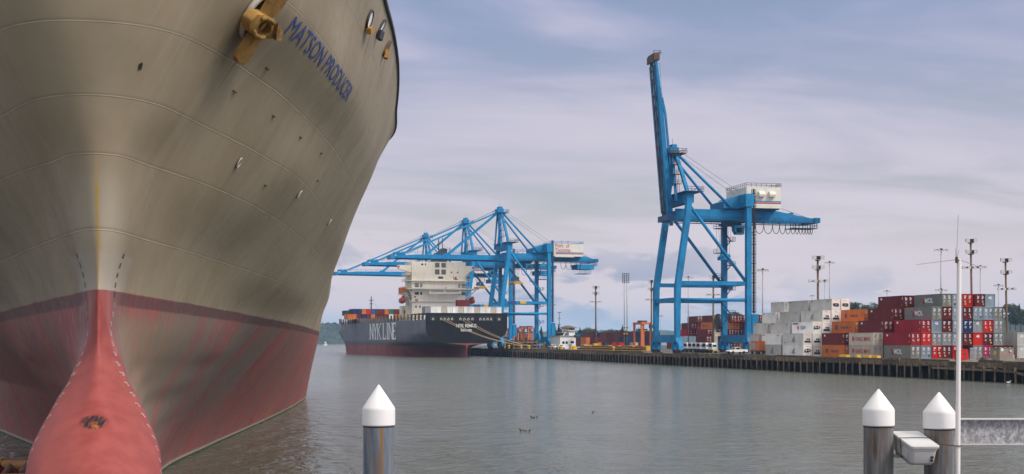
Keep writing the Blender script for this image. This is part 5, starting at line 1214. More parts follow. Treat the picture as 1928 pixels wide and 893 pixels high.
# ================================================================== light masts
def head_flood(b, bl, x, y, z, s=1.0):
    b.cbox((x, y, z), (.5*s, .4*s, .5*s)); bl.append((x, y-.28*s, z-.05*s, s))
def lamps(bl, t):
    for x, y, z, s in bl: o = link('floodlight', shared('floodlight', lambda: MB().cbox((0,0,0), (.62, .16, .56))), M['lamp'], t, (x, y, z)); o.scale = (s, s, s)
def mast(px_, Y, pytop, kind, label, lean=0.0, group=None, s=1.0):
    X = (px_-964)/FPX*Y; zt_ = CAM_H+(HOR-pytop)*Y/FPX; H_ = zt_-DECK
    t = thing('light_mast', label, 'light mast', (X, Y, DECK), 0, group); t.rotation_euler = (0, lean, 0)
    if kind == 'wood':
        MB().tube([(0,0,0), (0,0,H_-.8)], .42*s, 8, r1=.30*s).build('pole', M['wood_pole'], t, True)
        arm = MB(); gl = []
        for k, (zz_, n_) in enumerate(((H_-.6, 2), (H_-3.4, 2), (H_-7.0, 4))):
            wx = 2.5*s if k == 2 else 1.2*s; arm.box(-wx, wx, -.2, .2, zz_-.15, zz_+.15)
            for q in range(n_):
                xx = -wx+2*wx*q/(n_-1) if n_ > 1 else 0; head_flood(arm if k < 2 else arm, gl, xx, -.5*s, zz_+.45*s if k < 2 else zz_, 1.9*s if k < 2 else 1.5*s)
            if k < 2: arm.cbox((.2, .6, zz_+.5*s), (1.6*s, .9*s, .8*s)); arm.box(-.6*s, .6*s, -.9*s, .9*s, zz_-.5*s, zz_-.3*s)
        arm.build('floodlight_frame', M['steel_dark'], t); lamps(gl, t)
    elif kind == 'slim':
        MB().tube([(0,0,0), (0,0,H_)], .30*s, 8, r1=.17*s).build('pole', M['galv'], t, True)
        arm = MB(); gl = []; arm.box(-1.9*s, 1.9*s, -.12, .12, H_-.15, H_+.08); arm.cbox((0, 0, H_+.2*s), (.7*s, .5*s, .5*s))
        for xx in (-1.7, -.75, .75, 1.7): head_flood(arm, gl, xx*s, -.2*s, H_-.3*s, 1.1*s)
        arm.build('floodlight_frame', M['steel_dark'], t); lamps(gl, t)
    elif kind == 'slim2':
        MB().tube([(0,0,0), (0,0,H_)], .36*s, 8, r1=.18*s).build('pole', M['galv'], t, True)
        arm = MB(); gl = []
        for zz_, wx in ((H_, 1.9), (H_-12.5*s, 1.5)):
            arm.box(-wx*s, wx*s, -.12, .12, zz_-.15, zz_+.08); arm.cbox((0, 0, zz_+.1*s), (.7*s, .5*s, .5*s))
            for xx in (-1, -.42, .42, 1): head_flood(arm, gl, xx*wx*s, -.2*s, zz_-.2*s, 1.1*s)
        arm.build('floodlight_frame', M['steel_dark'], t); lamps(gl, t)
    elif kind == 'array':
        for sx in (-.75, .75): MB().tube([(sx,0,0), (sx,0,H_)], .24, 6).build('pole', M['galv'], t, True)
        b = MB()
        for r_ in range(6): b.box(-2.0, 2.0, -.1, .1, H_-.4-r_*.95, H_-.2-r_*.95); [b.cbox((xx, -.2, H_-.55-r_*.95), (.6, .3, .5)) for xx in (-1.7, -.6, .6, 1.7)]
        b.build('floodlight_frame', M['steel_dark'], t)
        for sx in (-.75, .75):
            for k in range(6): MB().cbox((sx, -.0, 6.5+k*1.1), (.85, .6, .55)).build('marker_band', M['yellow'] if k % 2 else M['rubber'], t)
    elif kind == 'cell':
        b = MB().tube([(0,0,0), (0,0,H_)], .35, 6, r1=.15); [b.box(-1.4*q, 1.4*q, -.3, .3, H_-zz_-.3, H_-zz_) for zz_, q in ((0, 1), (4.5, .7), (9, 1))]
        b.build('pole', M['steel_dark'], t); 
    return t
GM = 'light masts across the terminal yard'
mast(1541, 400, 484, 'wood', 'wooden floodlight pole rising behind the white refrigerated containers', -.008, GM)
mast(1831.5, 345, 451, 'wood', 'tallest wooden floodlight pole, behind the red containers right of the white pole', -.018, GM, .82)
mast(1897, 318, 487, 'wood', 'leaning wooden floodlight pole at the right edge, beside the tall stack', -.022, GM, .72)
mast(1343, 520, 520, 'wood', 'rusty wooden pole seen beside the far landside leg of the near crane', 0, GM)
mast(1226.5, 500, 528, 'wood', 'wooden floodlight pole just left of the near crane legs', 0, GM, .8)
mast(1122, 640, 540, 'wood', 'wooden floodlight pole standing behind the yellow racks', -.004, GM)
mast(1036.5, 665, 547, 'wood', 'wooden floodlight pole between the far cranes and the control tower', -.004, GM, .9)
mast(1562, 560, 494, 'slim', 'slim steel mast right of the wooden pole behind the white containers', 0, GM)
mast(1436, 470, 508, 'slim', 'slim steel mast beside the near crane above the pale containers', 0, GM)
mast(1553, 720, 528, 'slim', 'short slim mast between two taller poles behind the white containers', 0, GM)
mast(1529, 980, 557, 'slim', 'tiny slim mast peeping over the white refrigerated containers', 0, GM)
mast(1296, 600, 522, 'slim', 'slim steel mast seen between the near crane legs', 0, GM)
mast(1772, 430, 470, 'slim2', 'slim steel mast with two lamp tiers left of the white pole', 0, GM)
mast(1846, 470, 502, 'slim', 'slim steel mast just right of the tallest wooden pole', 0, GM)
mast(1880, 620, 537, 'slim', 'small slim mast above the blue-grey container with a red mark', 0, GM, 1.1)
mast(1670, 900, 548, 'slim', 'tiny slim mast above the maroon bay', 0, GM, 1.2)
mast(1244.5, 980, 595, 'slim', 'tiny slim mast between the left legs of the near crane', 0, GM)
mast(1178, 760, 514, 'array', 'twin-pole mast with a tall lamp panel and yellow-black bands', 0, GM)
mast(1053, 1000, 588, 'cell', 'dark antenna mast among the trees left of the control tower', 0, GM)
# ================================================================== vehicles and yard things
def on_A(px_, v, z=DECK+.01): u_ = A.atv(px_, v); p = A.P(u_, v); return (p.x, p.y, z)
def yard_truck():
    t = thing('yard_truck', '', 'truck', group='white yard tractors parked in a row')
    b = MB().box(-1.0, 1.0, 0, 5.6, .75, 1.05); b.box(-1.1, 1.1, 4.2, 5.2, 1.05, 1.25); b.build('chassis', M['steel_dark'], t)
    cb_ = MB().prism([(-1.15, .2, 1.05), (-1.15, 2.2, 1.05), (-1.15, 2.2, 3.0), (-1.15, 1.9, 3.25), (-1.15, .55, 3.25), (-1.15, .2, 2.6)], (2.0, 0, 0)).build('cab', M['white'], t)
    MB().box(-.95, .65, .17, .3, 1.95, 2.62).build('window', M['glass'], cb_); MB().box(-1.18, -1.1, .55, 1.9, 1.9, 2.9).build('window', M['glass'], cb_)
    MB().box(-1.12, 1.12, -.12, .05, .6, 1.0).build('bumper', M['yellow'], t)
    for x_ in (-1.0, 1.0):
        for y_ in (.9, 4.5): MB().wheel((x_, y_, .52), .52, .35).build('wheel', M['rubber'], t, True)
    return t
ytp = None
for i, (px_, v) in enumerate(((1299, 22), (1308, 21.5), (1316, 21), (1324, 20.5), (1335, 19.5), (1347, 18))):
    labs = ['white yard tractor, leftmost of the row under the near crane', 'white yard tractor, second in the row under the near crane', 'white yard tractor, third in the row under the near crane', 'white yard tractor, fourth in the row under the near crane', 'white yard tractor, second from the right in its row', 'white yard tractor beside the far landside bogie of the near crane']
    pos = on_A(px_, v)
    if ytp is None: ytp = yard_truck(); ytp.location = pos; ytp.rotation_euler = (0, 0, A.a+R(25)); ytp['label'] = labs[0]
    else: dup(ytp, labs[i], pos, A.a+R(25))
def pickup():
    t = thing('pickup_truck', '', 'truck', group='pickup trucks on the quay')
    b = MB().prism([(-.95, 0, .55), (-.95, 5.5, .55), (-.95, 5.5, 1.15), (-.95, 3.4, 1.2), (-.95, 3.2, 1.15), (-.95, 1.6, 1.12), (-.95, .15, .98), (-.95, 0, .8)], (1.9, 0, 0)).build('body', M['white'], t)
    c = MB().prism([(-.88, 1.45, 1.14), (-.80, 2.1, 1.78), (-.80, 3.1, 1.8), (-.88, 3.4, 1.16)], (1.7, 0, 0)).build('cab', M['white'], t)
    MB().prism([(-.9, 1.75, 1.2), (-.85, 2.15, 1.66), (-.85, 3.0, 1.68), (-.9, 3.2, 1.22)], (1.78, 0, 0)).build('window', M['glass'], c)
    MB().prism([(-.7, 1.42, 1.2), (.75, 1.42, 1.2), (.62, 1.98, 1.72), (-.6, 1.98, 1.72)], (0, .05, 0)).build('windscreen', M['glass'], c)
    for x_ in (-.6, .6): MB().box(x_-.18, x_+.18, -.03, .06, .78, .92).build('headlight', M['lamp'], t)
    for x_ in (-.85, .85):
        for y_ in (1.0, 4.3): MB().wheel((x_, y_, .40), .40, .26).build('wheel', M['rubber'], t, True)
    MB().box(-.85, .85, -.06, .02, .45, .66).build('bumper', M['steel_dark'], t)
    return t
pk = pickup(); pk.location = on_A(1370, 8.5); pk.rotation_euler = (0, 0, A.a+R(-78)); pk['label'] = 'white pickup truck parked between the landside legs of the near crane'; pk.scale = (1.15,)*3
for px_, v, rz, lab in ((1046, 20, 10, 'white pickup truck facing us, left of the control tower'), (1059, 17, 0, 'white pickup truck close against the control tower building'), (1090, 19, -70, 'white pickup truck side-on right of the control tower'), (1037, 26, 30, 'white pickup truck behind the others beside the blue crane')):
    dup(pk, lab, on_A(px_, v) if px_ > 1020 else on_A(px_, v), A.a+R(rz))
# orange generator box on a trailer
t = thing('generator_trailer', 'orange box with a grey panel on a low black trailer beside the near crane', 'trailer', on_A(1437, 4.2), A.a)
bx = MB().box(-1.2, 1.2, 0, 5.6, 1.35, 3.85).build('box', M['orange'], t); MB().box(-1.245, -1.19, 2.3, 5.2, 1.75, 3.3).build('side_panel', M['galv'], bx); MB().box(-1.0, 1.0, -.04, .02, 1.6, 3.6).build('end_door', M['orange'], bx)
MB().box(-1.1, 1.1, -.4, 6.4, 1.0, 1.3).build('trailer_frame', M['steel_dark'], t)
for x_ in (-1.0, 1.0):
    for y_ in (.6, 1.7, 5.0): MB().wheel((x_, y_, .5), .5, .4).build('wheel', M['rubber'], t, True)
# straddle carriers
def straddle():
    t = thing('straddle_carrier', '', 'straddle carrier', group='orange straddle carriers')
    for x_ in (-2.3, 2.3):
        for y_ in (0, 7.5): MB().box(x_-.42, x_+.42, y_-.4, y_+.4, 1.0, 11.6).build('leg', M['orange'], t)
        MB().box(x_-.5, x_+.5, -1.2, 8.7, .8, 1.6).build('sill_beam', M['orange'], t); MB().box(x_-.4, x_+.4, -.8, 8.3, 11.3, 12.2).build('top_beam', M['orange'], t)
        for y_ in (-.6, 2.2, 5.3, 8.1): MB().wheel((x_, y_, .75), .75, .5).build('wheel', M['rubber'], t, True)
    MB().box(-2.75, 2.75, -.5, .5, 11.25, 12.25).build('cross_beam', M['orange'], t); MB().box(-2.75, 2.75, 7, 8, 11.25, 12.25).build('cross_beam', M['orange'], t)
    c = MB().prism([(1.4, -1.3, 9.6), (2.9, -1.3, 9.6), (3.0, -1.3, 11.2), (1.3, -1.3, 11.2)], (0, 1.2, 0)).build('cab', M['crane_dark'], t); MB().box(1.6, 2.7, -1.34, -1.25, 9.9, 10.9).build('window', M['glass'], c)
    MB().box(-1.2, 1.2, 1, 6.5, 8.6, 9.2).build('spreader', M['rust_steel'], t); en = MB().box(-1.5, 1.5, 2, 6, 12.2, 13.1).build('engine_box', M['rust_steel'], t)
    return t
sc_ = straddle(); sc_.location = on_A(969.5, 70); sc_.rotation_euler = (0, 0, A.a+R(8)); sc_['label'] = 'orange straddle carrier nearest the stern of the dark ship'
for px_, v, lab in ((988, 66, 'orange straddle carrier, second from the dark ship'), (1001, 69, 'orange straddle carrier half hidden by the blue crane leg'), (1216.5, 60, 'orange straddle carrier left of the near crane')): dup(sc_, lab, on_A(px_, v), A.a+R(8))
# control tower building
pt = on_A(1058, 24)
t = thing('control_building', 'white control building with a lookout tower and brown hipped roof', 'building', pt, A.a+R(14))
Yb_ = pt[1]; k_ = Yb_/FPX; zb = lambda py: CAM_H+(HOR-py)*k_-DECK
wd_ = 34*k_; W0 = M['white']
bl_ = MB().box(-1.0, wd_-1.0, 0, 9, 0, zb(633.5)).build('wall', W0, t); MB().box(-1.5, wd_-.5, -.5, 9.5, zb(633.5), zb(633.5)+.35).build('roof', M['galv'], t)
tx0, tx1 = 18*k_, 31*k_
tw = MB().box(tx0, tx1, 1.2, 6.5, zb(633.5)+.35, zb(626)).build('wall', W0, t); lk = MB().box(tx0-.6, tx1-.5, .8, 7, zb(624), zb(617.5)); lk = lk.build('lookout', W0, t)
for k in range(3): x_ = tx0-.2+k*(tx1-tx0)/3; MB().box(x_, x_+.8*(tx1-tx0)/3, .75, .9, zb(621.5), zb(618.2)).build('window', M['glass'], lk)
MB().box(tx0-3.4, tx0-.6, 1.5, 6, zb(626.6), zb(626)).build('balcony', W0, t); MB().rail([(tx0-3.4, 1.5, zb(626)), (tx0-.6, 1.5, zb(626))], 1.2, 1, .07).build('railing', W0, t); MB().sweep([(tx0-3.2, 1.4, zb(633)), (tx0-1.6, 1.4, zb(626))], .3, .3).build('stair', W0, t)
hr = MB(); a_, b_, c_, d_ = tx0-2.2, tx1+.9, -.4, 8; zr = zb(617.3); hr.add([(a_,c_,zr),(b_,c_,zr),(b_,d_,zr),(a_,d_,zr),((a_+b_)/2-.8,3.8,zb(613)),((a_+b_)/2+.8,3.8,zb(613))], [(0,1,5,4),(1,2,5),(2,3,4,5),(3,0,4),(3,2,1,0)]); hr.build('roof', M['roof_brown'], t)
for x_ in (.2, 1.9): MB().box(x_, x_+1.2, -.05, .1, 2.3, 3.5).build('window', M['glass'], t)
MB().box(4.6, 6.4, -.05, .1, 2.6, 3.6).build('window', M['glass'], t); MB().box(wd_-3.4, wd_-2.2, -.05, .1, 2.9, 3.6).build('window', M['glass'], t); MB().box(3.6, 5.2, -.06, .1, .05, 2.1).build('door', M['galv'], t)
t_ = thing('signal_cabinet', 'teal roof box on the right wing of the control building', 'cabinet', (pt[0]+wd_*.86, pt[1]-.6, DECK+zb(636)), A.a+R(14)); MB().box(-1.1, 1.1, 0, 1.4, 0, 1.1).build('case', M['steel_dark'], t_); MB().box(-1.3, 1.3, -.1, 1.5, 1.1, 1.3).build('lid', MC['teal'], t_)
# racks, blocks, bollards
rk = None
for i in range(13):
    v = 9.5; px_ = 1104+i*9.0; pos = on_A(px_, v)
    if rk is None:
        rk = thing('lashing_rack', 'rusty yellow lashing rack in the long row along the quay', 'rack', pos, A.a, 'lashing racks along the quay')
        b = MB()
        for y_ in np.arange(0, 6.4, .78): b.box(-.9, -.75, y_, y_+.16, 0, 2.0); b.box(.75, .9, y_, y_+.16, 0, 2.0)
        b.box(-.88, -.77, 0, 6.4, 1.5, 1.6); b.box(.77, .88, 0, 6.4, 1.5, 1.6); b.box(-.8, .8, .02, .14, 1.5, 1.6); b.build('rack_frame', M['rust_steel'], rk); b = MB().box(-.92, -.72, 0, 6.4, .25, .45); b.box(-.92, .92, -.05, .15, .25, .40); b.box(-.92, .92, 6.2, 6.4, .25, .40); b.box(-.92, -.72, 0, 6.4, 1.1, 1.25); b.box(.72, .92, 0, 6.4, 1.85, 2.02); b.box(-.9, .9, 0, .2, 1.7, 1.9); b.build('rail', M['yellow'], rk)
        MB().box(-.7, .7, .1, 6.3, .3, .9).build('lashing_bars', M['rust_steel'], rk)
    else: c = copy_tree(rk); c.location = pos; c.rotation_euler = (0, 0, A.a+rnd.uniform(-.03,.03)); c.scale = (1, 1, rnd.uniform(.85,1.1))
def block(b_px, v, w_, l_, h_, m, name, label, cat, group=None, rot=0):
    pos = on_A(b_px, v); b = MB(); c = min(.25, h_*.3)
    b.prism([(-w_/2, 0, 0), (w_/2, 0, 0), (w_/2*.92, 0, h_-c), (w_/2*.8, 0, h_), (-w_/2*.8, 0, h_), (-w_/2*.92, 0, h_-c)], (0, l_, 0))
    o = b.build(name, m, None, False, pos, A.a+rot); return tag(o, label, cat, group)
GY = 'yellow barrier blocks along the quay'
for px_, l_, h_, lab in ((1593, 3.6, .85, 'long yellow block in front of the orange lettered container'), (1614, 1.3, .9, 'small yellow block alone below the rust-streaked container'), (1636, 3.0, .85, 'long yellow block below the red lettering'), (1651, 2.6, .8, 'yellow block beside the grey lettered container, rightmost of the four')):
    block(px_+4, 4.2, 1.0, l_, h_*.85, M['yellow'], 'barrier_block', lab, 'barrier', GY, 0)
for px_, v, w_, l_, h_, lab in ((1083, 16, 1.6, 2, 1.6, 'yellow bin left of the door of the control building'), (1078, 15, 1.6, 2, 1.6, 'yellow bin standing right beside another one at the control building'), (1123, 34, 2.2, 2.4, 2.6, 'tall yellow box behind the lashing racks'), (1111, 40, 2.5, 3, 1.8, 'yellow hopper beside the far racks'), (1184, 40, 5.5, 3, 1.8, 'wide yellow frame piece near the half-length containers'), (1221, 30, 3.5, 3, 1.8, 'yellow frame piece by the near crane bogie'), (955, 16, 5, 2.2, 2.2, 'yellow beam block at the foot of the blue crane, left'), (1031.5, 22, 4.5, 2.2, 2.4, 'yellow tank beside the white pickups')):
    block(px_, v, w_, l_, h_, M['yellow'], 'yard_box', lab, 'box', 'yellow boxes in the yard')
bo = None
for i, (px_, lab) in enumerate(((981, 'yellow bollard where the left mooring ropes end'), (996, 'yellow bollard where the right mooring ropes end'), (1056, 'yellow bollard below the control building'), (958, 'yellow bollard nearest the dark ship'), (1155, 'yellow bollard in front of the lashing racks'))):
    F = B2 if px_ < 1020 else A; u_ = F.atv(px_, .9); p = F.P(u_, .9)
    if bo is None:
        b = MB().lathe([(.30, 0), (.26, .5), (.30, .8), (.44, .95), (.44, 1.15), (.3, 1.3)], 12); bo = b.build('bollard', M['yellow'], None, True, (p.x, p.y, DECK)); tag(bo, lab, 'bollard', 'yellow mooring bollards on the quay'); bo.scale = (1.4,)*3
    else: c = bo.copy(); COL.objects.link(c); c.location = (p.x, p.y, DECK); c['label'] = lab
# hatch covers stacked near the dark ship
for k in range(3):
    u_ = B2.atv(984, 10); p = B2.P(u_-4, 10); o = MB().box(-6, 6.5, 0, 11, .0, .65)
    for q in range(6): o.box(-5.8+q*2.2, -5.8+q*2.2+.5, -.15, 11.1, .1, 1.25)
    ob = o.build('hatch_cover', M['post_brown'], None, False, (p.x, p.y, DECK+.02+k*1.4), B2.a); tag(ob, 'brown ribbed hatch cover, %s of the three stacked beside the ropes' % ('lowest', 'middle', 'topmost')[k], 'hatch cover', 'stacked hatch covers')
# people on the quay
def person(label, pos, top, rz):
    t = thing('person', label, 'person', pos, rz)
    me = bpy.data.meshes.new('body'); vs = [(0,0,.95),(0,0,1.2),(0,0,1.42),(0,0,1.55),(0,0,1.70),(.1,0,.92),(.12,0,.5),(.12,-.02,.06),(.12,-.12,.04),(-.1,0,.92),(-.12,0,.5),(-.12,.02,.06),(-.12,-.1,.04),(.2,0,1.4),(.27,.0,1.12),(.26,-.12,.9),(-.2,0,1.4),(-.27,0,1.12),(-.26,-.1,.9)]
    es = [(0,1),(1,2),(2,3),(3,4),(0,5),(5,6),(6,7),(7,8),(0,9),(9,10),(10,11),(11,12),(2,13),(13,14),(14,15),(2,16),(16,17),(17,18)]
    me.from_pydata(vs, es, []); o = link('body', me, top, t); o.modifiers.new('skin', 'SKIN'); o.modifiers.new('sub', 'SUBSURF').levels = 1
    rad = [.15,.15,.16,.06,.11,.1,.075,.05,.045,.1,.075,.05,.045,.07,.05,.04,.07,.05,.04]
    for i, r_ in enumerate(rad): me.skin_vertices[0].data[i].radius = (r_, r_)
    me.skin_vertices[0].data[0].use_root = True
    MB().lathe([(.13, 1.70), (.13, 1.76), (.10, 1.83), (.03, 1.86)], 10).build('helmet', M['white'], t, True); return t
M['hivis'] = mat('hivis_orange', (.75,.22,.04), .7, .2, 3); M['hivis_y'] = mat('hivis_yellow', (.55,.60,.06), .7, .2, 3)
person('worker in an orange vest standing near the white pickups', on_A(1042, 15), M['hivis'], .3); person('worker in a yellow vest between two white pickups', on_A(1051, 15), M['hivis_y'], 1.1)
# mooring ropes from the stern to the quay
for (xa, xp, pxb, lab) in ((831, 0, 981, 'lower tan mooring rope from the left stern opening to the first bollard'), (838, 0, 984, 'tan mooring rope just above the lowest one, from the left stern opening'), (868, 0, 994, 'tan mooring rope from the middle stern opening to the second bollard'), (876, 0, 997, 'uppermost tan mooring rope from the middle stern opening')):
    x_ = _x2(xa, 0); s0_ = B2.P(ut-.15, x_-20.75); s0_.z = 16.9; u_ = B2.atv(pxb, .9); e_ = B2.P(u_, .9); e_.z = DECK+1.5
    pts = []
    for f in np.linspace(0, 1, 14): q = s0_.lerp(e_, f); q.z -= 1.6*math.sin(math.pi*f); pts.append(q)
    o = MB().tube(pts, .12, 6).build('mooring_rope', M['rope'], None, True); tag(o, lab, 'rope', 'mooring ropes of the dark ship')
# near end of the quay: hut, red booth, flat rack, tarp
pos = on_A(1882.5, 6.0); t = thing('concrete_hut', 'grey concrete hut with a pink stripe and orange oval sign at the quay end', 'hut', pos, A.a)
MB().box(-.05, 2.95, 0, 3.2, 0, 2.55).build('wall', M['concrete_hut'], t); MB().box(-.12, 3.02, -.06, 3.26, 2.55, 2.66).build('roof', M['quay'], t)
MB().box(-.06, 3.0, -.012, .05, 1.2, 1.34).build('stripe', M['pink_stripe'], t); MB().box(.25, .75, -.02, .05, 2.0, 2.55).build('notice', M['logo_white'], t)
MB().add([(-.06, 1.5+.5*math.cos(a_), 1.55+.45*math.sin(a_)+(0)) for a_ in np.linspace(0, 2*math.pi, 17)[:-1]]+[(-.11, 1.5+.5*math.cos(a_), 1.55+.45*math.sin(a_)) for a_ in np.linspace(0, 2*math.pi, 17)[:-1]], [tuple(range(16, 32))]+[(i, (i+1) % 16, 16+(i+1) % 16, 16+i) for i in range(16)]).build('oval_sign', M['label_yellow'], t)
MB().lathe([(.02, 0), (.2, .0), (.2, .08), (.02, .1)], 14).build('lamp', M['lamp'], t, False, (2.2, -.1, 2.0)).rotation_euler = (R(90), 0, 0)
pos = on_A(1815, 6.6); t = thing('guard_booth', 'leaning red booth with a small window in front of the stack', 'booth', pos, A.a); t.rotation_euler = (0, R(-6), A.a)
MB().box(-.6, 1.1, 0, 2.4, .05, 2.1).build('wall', MC['red'], t); MB().box(.1, .55, -.03, .05, 1.05, 1.55).build('window', M['rust_steel'], t); MB().box(-.66, 1.16, -.06, 2.46, 2.1, 2.2).build('roof', MC['crimson'], t)
pos = on_A(1831, 8.6); t = thing('flat_rack', 'grey slatted rack leaning beside the red booth', 'rack', pos, A.a)
b = MB()
for k in range(6): b.sweep([(-.55+k*.24, 0, 0), (-.35+k*.24, .2, 2.6)], .10, .12)
b.sweep([(-.6, -.06, .2), (.8, -.06, .25)], .1, .14); b.sweep([(-.45, .1, 2.3), (.95, .1, 2.35)], .1, .14); b.build('slats', M['galv'], t)
def heap(name, lab, cat, pos, rx_, ry_, h_, m):
    b = MB(); n_ = 18; r_ = random.Random(4); vs = []
    for j in range(7):
        f = j/6; rr = math.cos(f*math.pi/2)
        for i in range(n_): a_ = 2*math.pi*i/n_; q = 1+.16*math.sin(3*a_+j)+r_.uniform(-.06,.06); vs.append((rx_*rr*q*math.cos(a_), ry_*rr*q*math.sin(a_), h_*math.sin(f*math.pi/2)*(1+.12*math.sin(2*a_))))
    b.add(vs, [(j*n_+i, j*n_+(i+1) % n_, j*n_+n_+(i+1) % n_, j*n_+n_+i) for j in range(6) for i in range(n_)]); o = b.build(name, m, None, True, pos); return tag(o, lab, cat)
heap('tarp_heap', 'crumpled black tarp heap lying before the red containers near the hut', 'tarp', on_A(1857, 3.2, DECK+.0), 1.5, 1.0, .95, M['tarp'])
for px_, lab in ((1909, 'pale post between the hut and the pale pair of containers'), (1919, 'short yellow post in front of the pale pair of containers')):
    o = MB().lathe([(.08, 0), (.08, 1.3), (.03, 1.36)], 10).build('guard_post', M['yellow'] if px_ > 1915 else M['house_cream'], None, True, on_A(px_, 4.5)); tag(o, lab, 'post')
o = MB().sweep([A.P(15.5, .8, 3.98), A.P(11.5, .8, 3.98)], .3, .16).build('red_kerb', MC['red']); tag(o, 'red beam lying along the quay edge below the red booth', 'beam')
# ================================================================== trees
def tree(kind, h_, seed, name, dark):
    r_ = random.Random(seed); t = thing(name, '', 'tree')
    MB().tube([(0,0,-.5), (r_.uniform(-.1,.1), 0, h_*.5), (r_.uniform(-.2,.2), 0, h_*.92)], h_*.022, 7, r1=h_*.006).build('trunk', M['bark'], t, True)
    b = MB()
    def leaf(p, s_):
        d1 = Vector((r_.gauss(0,1), r_.gauss(0,1), r_.gauss(0,.7))).normalized(); d2 = d1.cross(Vector((r_.gauss(0,1), r_.gauss(0,1), r_.gauss(0,1)))).normalized()
        b.add([p-d1*s_-d2*s_*.6, p+d1*s_-d2*s_*.6, p+d1*s_*.8+d2*s_*.7, p-d1*s_*.7+d2*s_*.6], [(0,1,2,3)])
    if kind == 'conifer':
        for i in range(1300):
            f = r_.random()**.8; rr = (1-f)*h_*.19*(.75+.5*abs(math.sin(f*34)))*r_.random()**.4; a_ = r_.uniform(0, 6.283)
            leaf(Vector((rr*math.cos(a_), rr*math.sin(a_), h_*(.12+.88*f)-rr*.25)), h_*.018*(1.25-f*.7))
    else:
        lobes = [(r_.uniform(-.22,.22)*h_, r_.uniform(-.22,.22)*h_, r_.uniform(.45,.82)*h_, r_.uniform(.13,.24)*h_) for _ in range(9)]
        for i in range(1500):
            lx, ly, lz, lr = r_.choice(lobes); d_ = Vector((r_.gauss(0,1), r_.gauss(0,1), r_.gauss(0,1))).normalized()*lr*r_.uniform(.55,1.08)
            leaf(Vector((lx, ly, lz))+d_, h_*.024)
    b.build('crown', dark, t); return t
protos = {'c1': tree('conifer', 18, 1, 'conifer_tree', M['conifer']), 'c2': tree('conifer', 22, 2, 'conifer_tree', M['conifer']), 'b1': tree('broad', 14, 3, 'broadleaf_tree', M['broadleaf']), 'b2': tree('broad', 15, 4, 'broadleaf_tree', M['broadleaf']), 'y1': tree('broad', 11, 5, 'broadleaf_tree', M['yellowleaf'])}
used_t = set()
def put_tree(k, px_, Y, pytop, zb_, label, group):
    hh = {'c1': 18, 'c2': 22, 'b1': 14, 'b2': 14.5, 'y1': 11}[k]; X = (px_-964)/FPX*Y; zt_ = CAM_H+(HOR-pytop)*Y/FPX; s_ = (zt_-zb_)/hh
    if k in used_t: o = copy_tree(protos[k])
    else: o = protos[k]; used_t.add(k)
    o.location = (X, Y, zb_); o.scale = (s_*rnd.uniform(.95,1.25), s_*1.1, s_); o.rotation_euler = (0, 0, rnd.uniform(0, 6)); tag(o, label, 'tree', group)
GT = 'trees behind the container yard'
for k, px_, pt_, where in (('c1',1019,614,'left of the brown pole by the control tower'),('c2',1045,611,'left of the antenna mast'),('c2',1052,610,'at the foot of the antenna mast'),('b1',1058,616,'right of the antenna mast'),('b2',1064,620,'close left of the lookout roof'),('b1',1073,619,'behind the lookout'),('c1',1092,616,'just right of the lookout tower'),('b2',1099,620,'two crowns right of the lookout'),('b1',1107,619,'left of the floodlight pole by the racks'),('b2',1113,618,'touching the floodlight pole by the racks'),('c1',1123,618,'behind the floodlight pole by the racks'),('b1',1142,621,'right of the floodlight pole by the racks'),('b2',1150,621,'midway to the twin-pole mast'),('c1',1157,620,'a little left of the twin-pole mast'),('b2',1168,620,'close left of the twin-pole mast'),('c2',1172,612,'behind the twin-pole mast'),('b1',1190,622,'right of the twin-pole mast'),('c1',1199,618,'left of the orange carrier by the near crane'),('c2',1203,616,'pointed, beside the orange carrier by the near crane'),('b2',1212,621,'behind the orange carrier by the near crane'),('c1',983,615,'between the orange carriers and the blue crane'),('b1',976,620,'behind the orange carriers')):
    put_tree(k, px_, 1010+rnd.uniform(-40,60), pt_, DECK, '%s %s' % ('dark pointed conifer' if k[0] == 'c' else 'round green tree', where), GT)
GH = 'trees on the hill behind the stacks'
for k, px_, pt_, where in (('b1',1379,585,'over the brown containers between the landside crane legs'),('b2',1386,589,'low, right of the one between the landside crane legs'),('b1',1428,590,'just left of the pale containers'),('b1',1604,567,'over the gap, first right of the machinery ends'),('b2',1614,570,'second right of the machinery ends'),('y1',1626,578,'pale, low over the orange containers'),('b1',1634,572,'third dark one over the orange containers'),('y1',1645,578,'pale, beside the maroon top container'),('b2',1649,571,'dark, touching the maroon top container'),('b1',1900,570,'right of the tall stack top'),('b2',1908,573,'behind the leaning pole'),('c1',1919,571,'pointed, at the right edge on the hill'),('b1',1926,580,'cut by the right edge on the hill'),('b2',1912,588,'low on the hill behind the leaning pole'),('b1',1922,592,'lower on the hill at the right edge'),('b2',1902,590,'low on the hill right of the tall stack')):
    Y = 1030+rnd.uniform(-20,30); zc = CAM_H+(HOR-pt_)*Y/FPX; put_tree(k, px_, Y, pt_, zc-13-(0 if k != 'y1' else -3), '%s %s' % ({'b': 'round dark tree', 'y': 'pale green tree', 'c': 'dark conifer'}[k[0]], where), GH)
